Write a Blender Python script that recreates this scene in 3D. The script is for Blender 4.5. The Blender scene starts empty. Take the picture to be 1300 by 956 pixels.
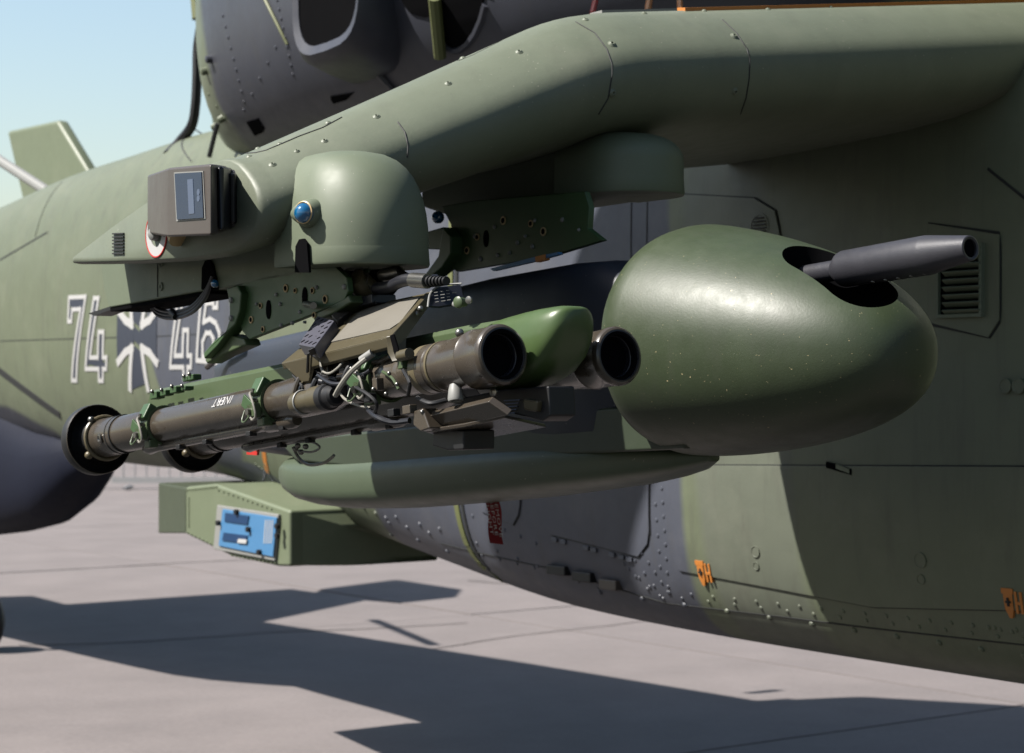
import bpy, math, random
from math import sin, cos, pi, radians, sqrt
from mathutils import Vector, Matrix
from mathutils.bvhtree import BVHTree
random.seed(7)
sc = bpy.context.scene
COL = sc.collection

# ------------------------------------------------------------------ camera
# world axes: X = towards the helicopter's nose, Y = towards its far (port) side, Z up
FPX, HZ = 2540.0, 490.0
CAMP = Vector((0, 0, 1.55))
TH = radians(36)
D_ = Vector((-cos(TH), sin(TH), 0)); R_ = Vector((sin(TH), cos(TH), 0)); U_ = Vector((0, 0, 1))
cam_d = bpy.data.cameras.new('camera'); cam = bpy.data.objects.new('camera', cam_d); COL.objects.link(cam)
cam.matrix_world = Matrix(((R_.x, U_.x, -D_.x, CAMP.x), (R_.y, U_.y, -D_.y, CAMP.y), (R_.z, U_.z, -D_.z, CAMP.z), (0, 0, 0, 1)))
cam_d.sensor_width = 36; cam_d.lens = FPX / 1300 * 36
cam_d.shift_y = (HZ - 478) / 1300
cam_d.clip_start = 0.05; cam_d.clip_end = 6000
cam_d.dof.use_dof = True; cam_d.dof.focus_distance = 3.25; cam_d.dof.aperture_fstop = 9.0
sc.camera = cam

# ------------------------------------------------------------------ sky, sun, exposure
L = Vector((-.29, -.80, 1.0)).normalized()          # direction towards the sun
w = bpy.data.worlds.new('World'); sc.world = w; w.use_nodes = True
nt = w.node_tree; nt.nodes.clear()
sky = nt.nodes.new('ShaderNodeTexSky'); sky.sky_type = 'NISHITA'; sky.sun_disc = False
sky.sun_elevation = math.asin(L.z); sky.sun_rotation = math.atan2(L.x, L.y)
sky.air_density = 1.35; sky.dust_density = 1.6; sky.ozone_density = 1.5
bg = nt.nodes.new('ShaderNodeBackground'); bg.inputs[1].default_value = 0.05
ow = nt.nodes.new('ShaderNodeOutputWorld')
nt.links.new(sky.outputs[0], bg.inputs[0]); nt.links.new(bg.outputs[0], ow.inputs[0])
sd = bpy.data.lights.new('sun', 'SUN'); sd.energy = 5.0; sd.angle = radians(0.53); sd.color = (1, .955, .89)
so = bpy.data.objects.new('sun', sd); COL.objects.link(so)
so.rotation_euler = (-L).to_track_quat('-Z', 'Y').to_euler(); so.location = (-3, -8, 10)
sc.view_settings.view_transform = 'Standard'; sc.view_settings.look = 'None'
sc.view_settings.exposure = 1.86; sc.view_settings.gamma = 1

# ------------------------------------------------------------------ geometry helpers
def on(px, py, Y):
    """point where the sight line of a photo pixel meets the upright plane y = Y"""
    v = D_ + R_ * ((px - 650) / FPX) + U_ * ((HZ - py) / FPX)
    return CAMP + v * (Y / v.y)
def ray(px, py):
    return (D_ + R_ * ((px - 650) / FPX) + U_ * ((HZ - py) / FPX)).normalized()

class MB:
    def __init__(s): s.v = []; s.f = []
    def add(s, vs, fs):
        n = len(s.v); s.v += [Vector(p) for p in vs]; s.f += [tuple(i + n for i in f) for f in fs]; return s
    def box(s, c, size, R=None):
        c = Vector(c); R = R or Matrix.Identity(3)
        vs = [c + R @ Vector((size[0]*a/2, size[1]*b/2, size[2]*d/2)) for a in (-1, 1) for b in (-1, 1) for d in (-1, 1)]
        return s.add(vs, [(0,1,3,2),(4,6,7,5),(0,4,5,1),(2,3,7,6),(0,2,6,4),(1,5,7,3)])
    def loft(s, rings, c0=True, c1=True, closed=True):
        n = len(rings[0]); vs = [p for r in rings for p in r]; fs = []
        m = n if closed else n - 1
        for i in range(len(rings) - 1):
            for j in range(m):
                a, b = i*n + j, i*n + (j+1) % n
                fs.append((a, b, b + n, a + n))
        if c0: fs.append(tuple(range(n))[::-1])
        if c1: fs.append(tuple((len(rings)-1)*n + k for k in range(n)))
        return s.add(vs, fs)
    def lathe(s, o, ax, prof, n=32, c0=True, c1=True):
        o = Vector(o); ax = Vector(ax).normalized()
        u = ax.orthogonal().normalized() if abs(ax.z) > .9 else Vector((0,0,1)).cross(ax).normalized()
        v = ax.cross(u)
        rings = [[o + ax*t + (u*cos(2*pi*k/n) + v*sin(2*pi*k/n))*max(r, 1e-5) for k in range(n)] for t, r in prof]
        return s.loft(rings, c0, c1)
    def cyl(s, p0, p1, r0, r1=None, n=16):
        p0 = Vector(p0); p1 = Vector(p1)
        return s.lathe(p0, p1 - p0, [(0, r0), ((p1-p0).length, r0 if r1 is None else r1)], n)
    def tube(s, pts, r, n=8, sub=6):
        P = [Vector(p) for p in pts]
        if sub > 1 and len(P) > 2:
            Q = []
            for i in range(len(P)-1):
                a, b, c, d = P[max(i-1,0)], P[i], P[i+1], P[min(i+2, len(P)-1)]
                for k in range(sub):
                    t = k/sub
                    Q.append(.5*((2*b) + (c-a)*t + (2*a-5*b+4*c-d)*t*t + (3*b-a-3*c+d)*t**3))
            Q.append(P[-1]); P = Q
        rings = []; u = None
        for i, p in enumerate(P):
            T = (P[min(i+1, len(P)-1)] - P[max(i-1, 0)]).normalized()
            u = (u - T*u.dot(T)).normalized() if u and (u - T*u.dot(T)).length > 1e-4 else T.orthogonal().normalized()
            v = T.cross(u)
            rings.append([p + (u*cos(2*pi*k/n) + v*sin(2*pi*k/n))*r for k in range(n)])
        return s.loft(rings)
    def prism(s, pts, off):
        P = [Vector(p) for p in pts]; off = Vector(off)
        return s.loft([P, [p + off for p in P]])
    def ball(s, c, r, n=12, sc3=(1,1,1)):
        c = Vector(c); rings = []
        for i in range(1, n):
            a = pi*i/n
            rings.append([c + Vector((sin(a)*cos(2*pi*k/(2*n))*r*sc3[0], sin(a)*sin(2*pi*k/(2*n))*r*sc3[1], cos(a)*r*sc3[2])) for k in range(2*n)])
        return s.loft(rings)
    def build(s, name, mat, parent=None, angle=35, bevel=0, seg=2, **props):
        me = bpy.data.meshes.new(name)
        o0 = root_loc(parent)
        me.from_pydata([tuple(p - o0) for p in s.v], [], s.f)
        me.materials.append(mat)
        ob = bpy.data.objects.new(name, me); COL.objects.link(ob)
        if parent is not None: ob.parent = parent
        me.polygons.foreach_set('use_smooth', [True]*len(me.polygons))
        import bmesh
        bm = bmesh.new(); bm.from_mesh(me); bmesh.ops.recalc_face_normals(bm, faces=bm.faces); bm.to_mesh(me); bm.free()
        me.set_sharp_from_angle(angle=radians(angle))
        if bevel:
            b = ob.modifiers.new('bevel', 'BEVEL'); b.width = bevel; b.segments = seg; b.limit_method = 'ANGLE'; b.angle_limit = radians(35)
            b.harden_normals = True
        for k, v in props.items(): ob[k] = v
        return ob
def root_loc(p):
    if p is None: return Vector((0, 0, 0))
    while p.parent is not None: p = p.parent
    return Vector(p.location)
def thing(name, label, cat, loc, group=None):
    o = bpy.data.objects.new(name, None); COL.objects.link(o); o.location = loc
    o.empty_display_size = .1
    o['label'] = label; o['category'] = cat
    if group: o['group'] = group
    return o
def rot_frame(xdir, zdir):
    x = Vector(xdir).normalized(); z = Vector(zdir); z = (z - x*z.dot(x)).normalized(); y = z.cross(x)
    return Matrix((x, y, z)).transposed()
def lerpk(keys, x):
    """smooth interpolation through a table of (x, a, b, ...)"""
    if x <= keys[0][0]: return keys[0][1:]
    if x >= keys[-1][0]: return keys[-1][1:]
    for i in range(len(keys)-1):
        if keys[i][0] <= x <= keys[i+1][0]:
            a, b, c, d = keys[max(i-1,0)], keys[i], keys[i+1], keys[min(i+2, len(keys)-1)]
            h = c[0]-b[0]; t = (x-b[0])/h; out = []
            for k in range(1, len(b)):
                m0 = (c[k]-a[k])/(c[0]-a[0]) if c[0] != a[0] else 0
                m1 = (d[k]-b[k])/(d[0]-b[0]) if d[0] != b[0] else 0
                out.append((2*t**3-3*t*t+1)*b[k] + (t**3-2*t*t+t)*h*m0 + (-2*t**3+3*t*t)*c[k] + (t**3-t*t)*h*m1)
            return out

# ------------------------------------------------------------------ materials
def mat(name, col, rough=.5, metal=0, var=.12, vscale=9, bump=.0, bscale=120, specks=0, speckcol=(.24,.22,.19), camo=None, streak=0, wavy=0, stains=0, coat=0, spec=.28, dust=0):
    m = bpy.data.materials.new(name); m.use_nodes = True; t = m.node_tree; N = t.nodes; K = t.links
    bs = N['Principled BSDF']; bs.inputs['Roughness'].default_value = rough; bs.inputs['Metallic'].default_value = metal
    bs.inputs['Coat Weight'].default_value = coat; bs.inputs['Specular IOR Level'].default_value = spec
    tc = N.new('ShaderNodeTexCoord')
    def math_(op, a, b=None, c=None, clamp=False):
        n = N.new('ShaderNodeMath'); n.operation = op; n.use_clamp = clamp
        for i, x in enumerate((a, b, c)):
            if x is None: continue
            if isinstance(x, (int, float)): n.inputs[i].default_value = x
            else: K.new(x, n.inputs[i])
        return n.outputs[0]
    def noise(scale, det=3, rough_=.55, vec=None, dist=0):
        n = N.new('ShaderNodeTexNoise'); n.inputs['Scale'].default_value = scale; n.inputs['Detail'].default_value = det
        n.inputs['Roughness'].default_value = rough_; n.inputs['Distortion'].default_value = dist
        K.new(vec or tc.outputs['Object'], n.inputs['Vector']); return n
    def mix(fac, a, b):
        n = N.new('ShaderNodeMix'); n.data_type = 'RGBA'
        if isinstance(fac, (int, float)): n.inputs[0].default_value = fac
        else: K.new(fac, n.inputs[0])
        for i, x in ((6, a), (7, b)):
            if isinstance(x, tuple): n.inputs[i].default_value = (*x[:3], 1)
            else: K.new(x, n.inputs[i])
        return n.outputs[2]
    c = tuple(k*.29 for k in col)
    if camo: camo = [(*q[:5], tuple(k*.29 for k in q[5]), q[6]) for q in camo]
    if camo:
        sep = N.new('ShaderNodeSeparateXYZ'); K.new(tc.outputs['Object'], sep.inputs[0])
        wn = noise(1.6, 2, .5)
        wob = math_('MULTIPLY', math_('SUBTRACT', wn.outputs['Fac'], .5), .4)
        for (cx, cz, rx, rz, ang, cc, soft) in camo:
            dx = math_('SUBTRACT', sep.outputs[0], cx); dz = math_('SUBTRACT', sep.outputs[2], cz)
            ca, sa = cos(radians(ang)), sin(radians(ang))
            a = math_('DIVIDE', math_('ADD', math_('MULTIPLY', dx, ca), math_('MULTIPLY', dz, sa)), rx)
            b = math_('DIVIDE', math_('SUBTRACT', math_('MULTIPLY', dz, ca), math_('MULTIPLY', dx, sa)), rz)
            dd = math_('ADD', math_('MULTIPLY', a, a), math_('MULTIPLY', b, b))
            dd = math_('ADD', dd, wob)
            f = math_('MULTIPLY', math_('SUBTRACT', 1.0, dd), 1/soft, clamp=True)
            c = mix(f, c, cc)
    nz = noise(vscale, 5, .6)
    fac = math_('MULTIPLY_ADD', nz.outputs['Fac'], 2*var, 1 - var)
    nl = noise(1.3, 3, .5)
    fac = math_('MULTIPLY', fac, math_('MULTIPLY_ADD', nl.outputs['Fac'], var, 1 - var/2))
    hsv = N.new('ShaderNodeHueSaturation'); K.new(fac, hsv.inputs['Value'])
    if isinstance(c, tuple): hsv.inputs['Color'].default_value = (*c, 1)
    else: K.new(c, hsv.inputs['Color'])
    out = hsv.outputs[0]
    if dust:
        nd = noise(3.5, 6, .7)
        f = math_('MULTIPLY', math_('SUBTRACT', nd.outputs['Fac'], .5, clamp=True), dust*4, clamp=True)
        out = mix(f, out, (.30, .27, .22))
    if stains:
        n1 = noise(.55, 6, .72, dist=.6); f = math_('MULTIPLY', math_('SUBTRACT', n1.outputs['Fac'], .56, clamp=True), stains*3, clamp=True)
        out = mix(f, out, tuple(k*.29 for k in (.17, .15, .15)))
        n2 = noise(38, 3, .7); out2 = N.new('ShaderNodeHueSaturation'); K.new(out, out2.inputs['Color']); K.new(math_('MULTIPLY_ADD', n2.outputs['Fac'], .5, .75), out2.inputs['Value']); out = out2.outputs[0]
    if streak:
        mp = N.new('ShaderNodeMapping'); mp.inputs['Scale'].default_value = (9, 9, 1.1); K.new(tc.outputs['Object'], mp.inputs['Vector'])
        n1 = noise(2.2, 5, .65, vec=mp.outputs[0]); f = math_('MULTIPLY', math_('SUBTRACT', n1.outputs['Fac'], .52, clamp=True), streak*3, clamp=True)
        out = mix(f, out, (.028, .026, .022))
    if specks:
        ns = noise(230, 2, .5, dist=.4); nm = noise(6, 2, .5)
        f = math_('MULTIPLY', math_('SUBTRACT', ns.outputs['Fac'], (.738 - .012*specks)), 22, clamp=True)
        f = math_('MULTIPLY', f, math_('MULTIPLY', math_('SUBTRACT', nm.outputs['Fac'], .40, clamp=True), 5, clamp=True))
        out = mix(f, out, speckcol)
        ns2 = noise(150, 2, .5, dist=.8)
        f2 = math_('MULTIPLY', math_('SUBTRACT', .265, ns2.outputs['Fac']), 30, clamp=True)
        out = mix(math_('MULTIPLY', f2, .5), out, (.02, .02, .015))
    K.new(out, bs.inputs['Base Color'])
    nr = noise(vscale*2.3, 4, .65)
    K.new(math_('MULTIPLY_ADD', nr.outputs['Fac'], .22, rough - .11), bs.inputs['Roughness'])
    if bump:
        nb = noise(bscale, 4, .6); bp = N.new('ShaderNodeBump'); bp.inputs['Strength'].default_value = bump; bp.inputs['Distance'].default_value = .002
        K.new(nb.outputs['Fac'], bp.inputs['Height']); K.new(bp.outputs[0], bs.inputs['Normal'])
        if wavy:
            nw = noise(3.2, 2, .5); bw = N.new('ShaderNodeBump'); bw.inputs['Strength'].default_value = wavy; bw.inputs['Distance'].default_value = .02
            K.new(nw.outputs['Fac'], bw.inputs['Height']); K.new(bw.outputs[0], bp.inputs['Normal'])
    return m

HX, HY = -5.0, 4.15                                   # helicopter root; object space is relative to it
GRN = (.195, .225, .142); GRY = (.105, .115, .150); DGR = (.085, .105, .065)
M = {}
M['body'] = mat('fuselage_paint', GRN, .5, var=.12, streak=.55, wavy=.35, bump=.15, bscale=60, dust=.05, camo=[
    (-.06, 1.5, .90, 2.4, 3, GRY, .06), (-2.35, 1.75, .42, .60, 25, GRY, .10), (-1.85, 1.02, .42, .20, -20, GRY, .12),
    (-5.6, .98, 1.75, .48, 3, (.03, .035, .055), .10), (1.08, 1.35, .20, 1.4, 6, (.185, .205, .155), .3)])
M['cowl'] = mat('cowling_paint', GRN, .45, var=.14, streak=.4, wavy=.3, bump=.1, bscale=60, camo=[(-.25, 3.0, 1.68, 2.6, 6, (.075, .08, .105), .06)])
M['green'] = mat('green_paint', (.215, .255, .155), .5, var=.08, dust=.05, specks=.5)
M['wing'] = mat('wing_paint', (.205, .235, .165), .52, var=.12, streak=.25, wavy=.12, bump=.12, bscale=150, specks=1.1, dust=.05, camo=[(4.2, 2.4, 1.2, 1.2, 0, (.20, .235, .135), .2)])
M['pylon'] = mat('pylon_paint', (.195, .235, .155), .56, var=.07, specks=.6, dust=.03)
M['pod'] = mat('pod_paint', (.055, .078, .036), .47, var=.22, streak=.3, wavy=.08, vscale=14, bump=.1, bscale=200, specks=1.3, speckcol=(.22, .18, .10))
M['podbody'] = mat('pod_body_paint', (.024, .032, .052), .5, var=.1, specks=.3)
M['podlow'] = mat('collector_paint', (.105, .14, .085), .42, var=.1, specks=.5)
M['launch'] = mat('launcher_green_paint', (.10, .145, .065), .42, var=.12, specks=.3)
M['fair'] = mat('fairing_green_paint', (.095, .155, .052), .36, var=.08)
M['brkt'] = mat('bracket_green_paint', (.06, .13, .045), .45, var=.1)
M['brkt2'] = mat('dark_olive_paint', (.075, .095, .055), .5, var=.1)
M['tube'] = mat('tube_olive_brown_paint', (.085, .068, .050), .30, var=.12, vscale=30, coat=.25, bump=.08, bscale=250, dust=.06)
M['tubeband'] = mat('tan_band_paint', (.20, .165, .095), .4, var=.15)
M['cover'] = mat('cover_olive_brown_paint', (.12, .10, .055), .42, var=.12, specks=.3)
M['plate'] = mat('cover_grey_sheet', (.27, .25, .21), .5, var=.08)
M['black'] = mat('black_rubber', (.012, .012, .014), .5, var=.1)
M['blackp'] = mat('black_plastic', (.018, .019, .027), .4, var=.1)
M['block'] = mat('grey_block_plastic', (.11, .11, .145), .45, var=.1)
M['hole'] = mat('dark_interior', (.006, .006, .007), .95, var=.05, spec=.02)
M['gun'] = mat('gunmetal', (.060, .060, .072), .42, metal=.15, var=.18, vscale=40, bump=.12, bscale=300)
M['steel'] = mat('bright_steel', (.42, .41, .38), .30, metal=.9, var=.1)
M['wire'] = mat('cable_sheath', (.38, .36, .31), .45, var=.1)
M['gold'] = mat('cadmium_ring', (.85, .62, .32), .4, metal=.1, var=.1)
M['white'] = mat('white_marking', (.72, .71, .70), .5, var=.05)
M['navy'] = mat('dark_blue_grey_marking', (.045, .055, .085), .5, var=.08)
M['orange'] = mat('orange_marking', (.85, .30, .05), .5, var=.05)
M['seam'] = mat('panel_gap_sealant', (.018, .02, .02), .7, var=.1)
M['seal'] = mat('yellow_green_sealant', (.20, .22, .08), .6, var=.1)
M['red'] = mat('red_fabric', (.32, .012, .018), .7, var=.1)
M['redb'] = mat('red_plastic', (.75, .03, .02), .4, var=.05)
M['box'] = mat('sensor_grey_brown_paint', (.12, .10, .088), .42, var=.08)
M['screen'] = mat('sensor_window_glass', (.03, .05, .10), .25, var=.05, coat=0)
M['bluelens'] = mat('blue_lens', (.005, .16, .38), .08, var=.25, vscale=60, coat=1)
M['bluecov'] = mat('blue_cover', (.10, .30, .58), .4, var=.08)
M['bluedk'] = mat('dark_blue_recess', (.012, .06, .17), .4, var=.1)
M['frame'] = mat('pale_grey_frame', (.38, .38, .36), .5, var=.08)
M['rivet'] = M['green']
M['zinc'] = mat('galvanised_steel', (.55, .56, .58), .45, metal=.3, var=.1)
M['tarmac'] = mat('concrete_apron', (.285, .248, .242), .85, var=.24, vscale=1.6, stains=.8, bump=.35, bscale=45, dust=0)
M['joint'] = mat('joint_sealant', (.10, .085, .08), .85, var=.1)

# ------------------------------------------------------------------ ground
GZ = .08                                              # height of the apron in these coordinates
g = MB(); g.add([(-4000, -4000, GZ-.012), (4000, -4000, GZ-.012), (4000, 4000, GZ-.012), (-4000, 4000, GZ-.012)], [(0, 1, 2, 3)])
ground = g.build('ground', M['joint'], kind='structure')
ap = bpy.data.meshes.new('slab')
def slab_mesh(sx, sy):
    b = MB(); h = .0125
    b.box((0, 0, -.05), (sx - .022, sy - .022, .1)); me = bpy.data.meshes.new('slab')
    me.from_pydata([tuple(v) for v in b.v], [], b.f); me.materials.append(M['tarmac']); return me
SX, SY = 4.5, 5.0
sm = slab_mesh(SX, SY)
YA = 7.35 - 1.0*SY + .012
for i in range(-10, 3):
    for j in range(1, 9):
        o = bpy.data.objects.new('concrete_slab', sm); COL.objects.link(o); o.parent = ground
        o.location = (-10.57 + (i + 6.5)*SX - 4*SX + .0, 7.35 + (j - .5)*SY - SY*1.0, GZ + random.uniform(-.002, .002))
x0 = -10.57 + (-10+6)*SX - 4*SX; x1 = -10.57 + (2+7)*SX - 4*SX; y0 = 7.35 - 2*SY - 2*SY; y1 = 7.35 + 8*SY - SY
# unseen dark asphalt, added on the near side to cut bounced light on undersides
M['asphalt'] = mat('asphalt', (.10, .10, .102), .9, var=.2, vscale=4, bump=.4, bscale=60)
MB().add([(-4000, -4000, GZ+.004), (4000, -4000, GZ+.004), (4000, YA, GZ+.004), (-4000, YA, GZ+.004)], [(0, 1, 2, 3)]).build('added_asphalt_lane', M['asphalt'], ground)
far = MB()
for (a, b, c, d) in ((-4000, x0, -4000, 4000), (x1, 4000, -4000, 4000), (x0, x1, -4000, y0), (x0, x1, y1, 4000)):
    far.add([(a, c, GZ-.002), (b, c, GZ-.002), (b, d, GZ-.002), (a, d, GZ-.002)], [(0, 1, 2, 3)])
far.build('apron', M['tarmac'], ground)

for k, (xa, ya, ang, ln) in enumerate(((-9.3, 6.2, 95, 4.5), (-12.4, 8.6, 20, 5.5), (-15.0, 7.0, 80, 6.0), (-8.4, 9.4, 8, 4.0), (-18.5, 9.0, 30, 7.0), (-10.8, 4.4, 60, 3.0))):
    rnd = random.Random(k); pts = []; x, y, a = xa, ya, radians(ang)
    for q in range(int(ln/.25)):
        pts.append((x, y)); a += rnd.uniform(-.28, .28); a += (radians(ang)-a)*.2; x += cos(a)*.25; y += sin(a)*.25
    cm_ = MB(); cm_.loft([[Vector((px_, py_-.011, GZ+.003)), Vector((px_, py_+.011, GZ+.003)), Vector((px_+.011, py_+.002, GZ+.006))] for px_, py_ in pts]); cm_.build('tar_filled_crack', M['joint'], ground)

# ------------------------------------------------------------------ helicopter
heli = thing('helicopter', 'camouflaged green and grey military helicopter numbered 74 46 parked on the concrete apron', 'helicopter', (HX, HY, 0))
FK = [  # x, bottom, top, half width, exponent
    (-13.0, 1.75, 2.30, .12, 2.2), (-12.0, 1.55, 2.38, .19, 2.3), (-10.3, 1.28, 2.51, .28, 2.4), (-9.3, 1.20, 2.60, .33, 2.5), (-8.6, 1.18, 2.63, .37, 2.6),
    (-7.6, 1.16, 2.66, .42, 2.8), (-6.6, 1.04, 2.62, .47, 3.2), (-5.7, .93, 2.56, .52, 4.0), (-4.8, .84, 2.50, .55, 4.6),
    (-3.0, .82, 2.48, .55, 5.0), (-1.0, .82, 2.50, .54, 4.5), (.6, .88, 2.45, .48, 3.5), (2.2, 1.0, 2.15, .36, 2.6), (3.2, 1.15, 1.85, .22, 2.2), (3.6, 1.35, 1.6, .08, 2.0)]
def fk(x): return lerpk(FK, x)
def fring(x, n=72):
    b, t, wd, e = fk(x); zc, h = (b+t)/2, (t-b)/2; R = []
    for k in range(n):
        a = 2*pi*k/n; c_, s_ = cos(a), sin(a)
        R.append(Vector((x, HY + math.copysign(abs(c_)**(2/e), c_)*wd, zc + math.copysign(abs(s_)**(2/e), s_)*h)))
    return R
fm = MB(); xs = [-13 + .15*k for k in range(111)]; xs = [x for x in xs if x < 3.6] + [3.6]
fm.loft([fring(x) for x in xs])
fus = fm.build('fuselage', M['body'], heli, angle=60)
def side(x, z, off=0):
    b, t, wd, e = fk(x); zc, h = (b+t)/2, (t-b)/2
    q = min(abs((z-zc)/h), .9995)
    return HY - wd*(1-q**e)**(1/e) - off
def snorm(x, z):
    e = .004
    a = Vector((x+e, side(x+e, z), z)) - Vector((x-e, side(x-e, z), z)); b = Vector((x, side(x, z+e), z+e)) - Vector((x, side(x, z-e), z-e))
    n = a.cross(b).normalized(); return n if n.y < 0 else -n
def sxz(px, py):
    Y = 3.7
    for _ in range(14):
        p = on(px, py, Y); Y = Y*.4 + .6*side(p.x, p.z)
    return (p.x, p.z)
def patch(mb, poly, off, step=.04, skirt=True):
    """a convex outline in (x, z) laid on the fuselage side, off metres proud"""
    zs = [p[1] for p in poly]; z0, z1 = min(zs), max(zs); nz = max(2, int((z1-z0)/step)+1); rows = []
    xr = max(p[0] for p in poly) - min(p[0] for p in poly); nx = max(3, int(xr/step)+2)
    for i in range(nz+1):
        z = z0 + (z1-z0)*min(max(i/nz, 1e-4), 1-1e-4); xsn = []
        for k in range(len(poly)):
            a, b = poly[k], poly[(k+1) % len(poly)]
            if (a[1]-z)*(b[1]-z) <= 0 and a[1] != b[1]: xsn.append(a[0] + (b[0]-a[0])*(z-a[1])/(b[1]-a[1]))
        if not xsn: continue
        rows.append([(min(xsn) + (max(xsn)-min(xsn))*j/nx, z) for j in range(nx+1)])
    def pt(q, o): return Vector((q[0], side(q[0], q[1]), q[1])) + snorm(*q)*o
    top = [[pt(q, off) for q in r] for r in rows]; n = len(rows); m = nx+1
    mb.add([p for r in top for p in r], [(i*m+j, i*m+j+1, (i+1)*m+j+1, (i+1)*m+j) for i in range(n-1) for j in range(nx)])
    if skirt:
        bd = [rows[0][j] for j in range(m)] + [rows[i][nx] for i in range(1, n)] + [rows[-1][j] for j in range(nx-1, -1, -1)] + [rows[i][0] for i in range(n-2, 0, -1)]
        mb.loft([[pt(q, off) for q in bd], [pt(q, -.004) for q in bd]], False, False)
    return mb
def ribbon(mb, pts, width, off, closed=False, step=.03):
    """a painted or sealed line of a given width following the fuselage side"""
    P = list(pts) + ([pts[0]] if closed else [])
    for a, b in zip(P[:-1], P[1:]):
        dx, dz = b[0]-a[0], b[1]-a[1]; Ln = sqrt(dx*dx+dz*dz)
        if Ln < 1e-6: continue
        ex, ez = dx/Ln*width*.48, dz/Ln*width*.48; a2 = (a[0]-ex, a[1]-ez); b2 = (b[0]+ex, b[1]+ez)
        nx_, nz_ = -dz/Ln*width/2, dx/Ln*width/2; n = max(1, int(Ln/step)); R = []
        o = off + random.uniform(0, .0004)
        for k in range(n+1):
            t = k/n; x, z = a2[0]+(b2[0]-a2[0])*t, a2[1]+(b2[1]-a2[1])*t
            R.append([Vector((x+q*nx_, side(x+q*nx_, z+q*nz_), z+q*nz_)) + snorm(x, z)*oo for q, oo in ((1, -.003), (1, o), (-1, o), (-1, -.003))])
        mb.loft(R)
    return mb
S = lambda L_: [sxz(*p) for p in L_]
# --- panels: dark gasket, then the panel itself a few millimetres proud
def grow(poly, d):
    cx = sum(p[0] for p in poly)/len(poly); cz = sum(p[1] for p in poly)/len(poly)
    return [(p[0] + math.copysign(d, p[0]-cx), p[1] + math.copysign(d, p[1]-cz)) for p in poly]
def panel(name, pxs, gap=.0035):
    poly = S(pxs)
    gk = patch(MB(), grow(poly, gap), .0015).build('gasket', M['seam'], None)
    p = patch(MB(), poly, .005).build(name, M['body'], heli, angle=40)
    for v in gk.data.vertices: v.co -= Vector((HX, HY, 0))
    gk.parent = p; return p
door = panel('access_door', [(856, 583), (856, 714), (878, 741), (1111, 770), (1272, 783), (1292, 779), (1330, 770), (1330, 593), (1110, 587)])
bay = panel('access_panel', [(682, 560), (683, 657), (698, 678), (769, 697), (811, 706), (826, 686), (826, 575)])
pan2 = panel('access_panel', [(612, 600), (613, 652), (652, 666), (661, 650), (663, 600)])
pan3 = panel('access_panel', [(852, 246), (950, 248), (984, 264), (992, 300), (992, 400), (852, 400)])
pan4 = panel('vent_panel', [(1180, 284), (1255, 284), (1270, 298), (1270, 406), (1256, 428), (1180, 428)])
# shallow finger recess in the door's upper edge
rp = S([(1051, 586), (1083, 588), (1083, 603), (1051, 601)])
patch(MB(), rp, .007, .02).build('latch_recess', M['hole'], door)
q = S([(1064, 589), (1081, 590), (1081, 601), (1064, 599)]); patch(MB(), q, .0085, .02).build('latch', M['green'], door)
# louvre vent
v0, v1 = sxz(1195, 402), sxz(1250, 311)
vb = MB(); patch(vb, [v0, (v1[0], v0[1]), v1, (v0[0], v1[1])], .007, .03); vb.build('vent_opening', M['hole'], pan4)
for k in range(9):
    z = v0[1] + (v1[1]-v0[1])*(k+.5)/9
    b = MB(); xm = (v0[0]+v1[0])/2
    Rm = Matrix.Rotation(radians(-35), 3, 'X')
    b.box((xm + .01, side(xm, z) - .014, z), (abs(v1[0]-v0[0])-.02, .016, .003), Rm); b.build('slat', M['pylon'], pan4)
fr = MB()
ribbon(fr, [v0, (v1[0], v0[1]), v1, (v0[0], v1[1])], .008, .016, True); fr.build('vent_frame', M['pylon'], pan4)
# round scoop behind the pod's top
c_ = sxz(966, 288); b = MB(); b.lathe((c_[0], side(*c_)+.004, c_[1]), (0, -1, 0), [(0, .036), (.010, .036), (.010, .030), (.002, .029)], 28); rv = b.build('round_vent', M['body'], heli)
for k in range(6):
    zz = c_[1] - .022 + k*.009; wv = 2*sqrt(max(.028**2 - (zz-c_[1])**2, 1e-6))
    MB().box((c_[0], side(*c_)-.008, zz), (wv, .004, .003)).build('slat', M['seam'], rv)
# seams
for pl, wd in (([(790, 581), (850, 581.5)], .004),
               ([(846, 766), (1000, 784), (1111, 798), (1330, 822)], .003), ([(560, 690), (700, 722), (846, 766)], .003),
               ([(802, 250), (802, 420)], .004), ([(822, 250), (822, 420)], .004), ([(1255, 215), (1330, 275)], .006),
               ([(0, 330), (60, 295)], .008), ([(245, 163), (243, 205)], .005), ([(45, 300), (78, 232)], .006)):
    ribbon(sm_ := MB(), S(pl), wd, .0012); sm_.build('panel_seam', M['seam'], heli)
ribbon(MB(), S([(0, 433), (60, 431), (200, 427), (300, 422)]), .004, .0008).build('panel_seam', M['seam'], heli)
ribbon(MB(), S([(0, 471), (75, 526)]), .035, .003).build('edge_strip', M['seam'], heli)
sl = MB()
xq = sxz(583, 660)[0]
ribbon(sl, [(xq, 2.2), (xq, 1.3), (xq+.005, 1.05), (xq+.02, .97), (xq+.05, .935)], .028, .004); sl.build('sealant_strip', M['seal'], heli)
sl2 = MB(); xq2 = xq + .035
ribbon(sl2, [(xq2, 2.2), (xq2, 1.3), (xq2+.005, 1.05), (xq2+.02, .965)], .016, .003); sl2.build('gap', M['seam'], heli)
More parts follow.
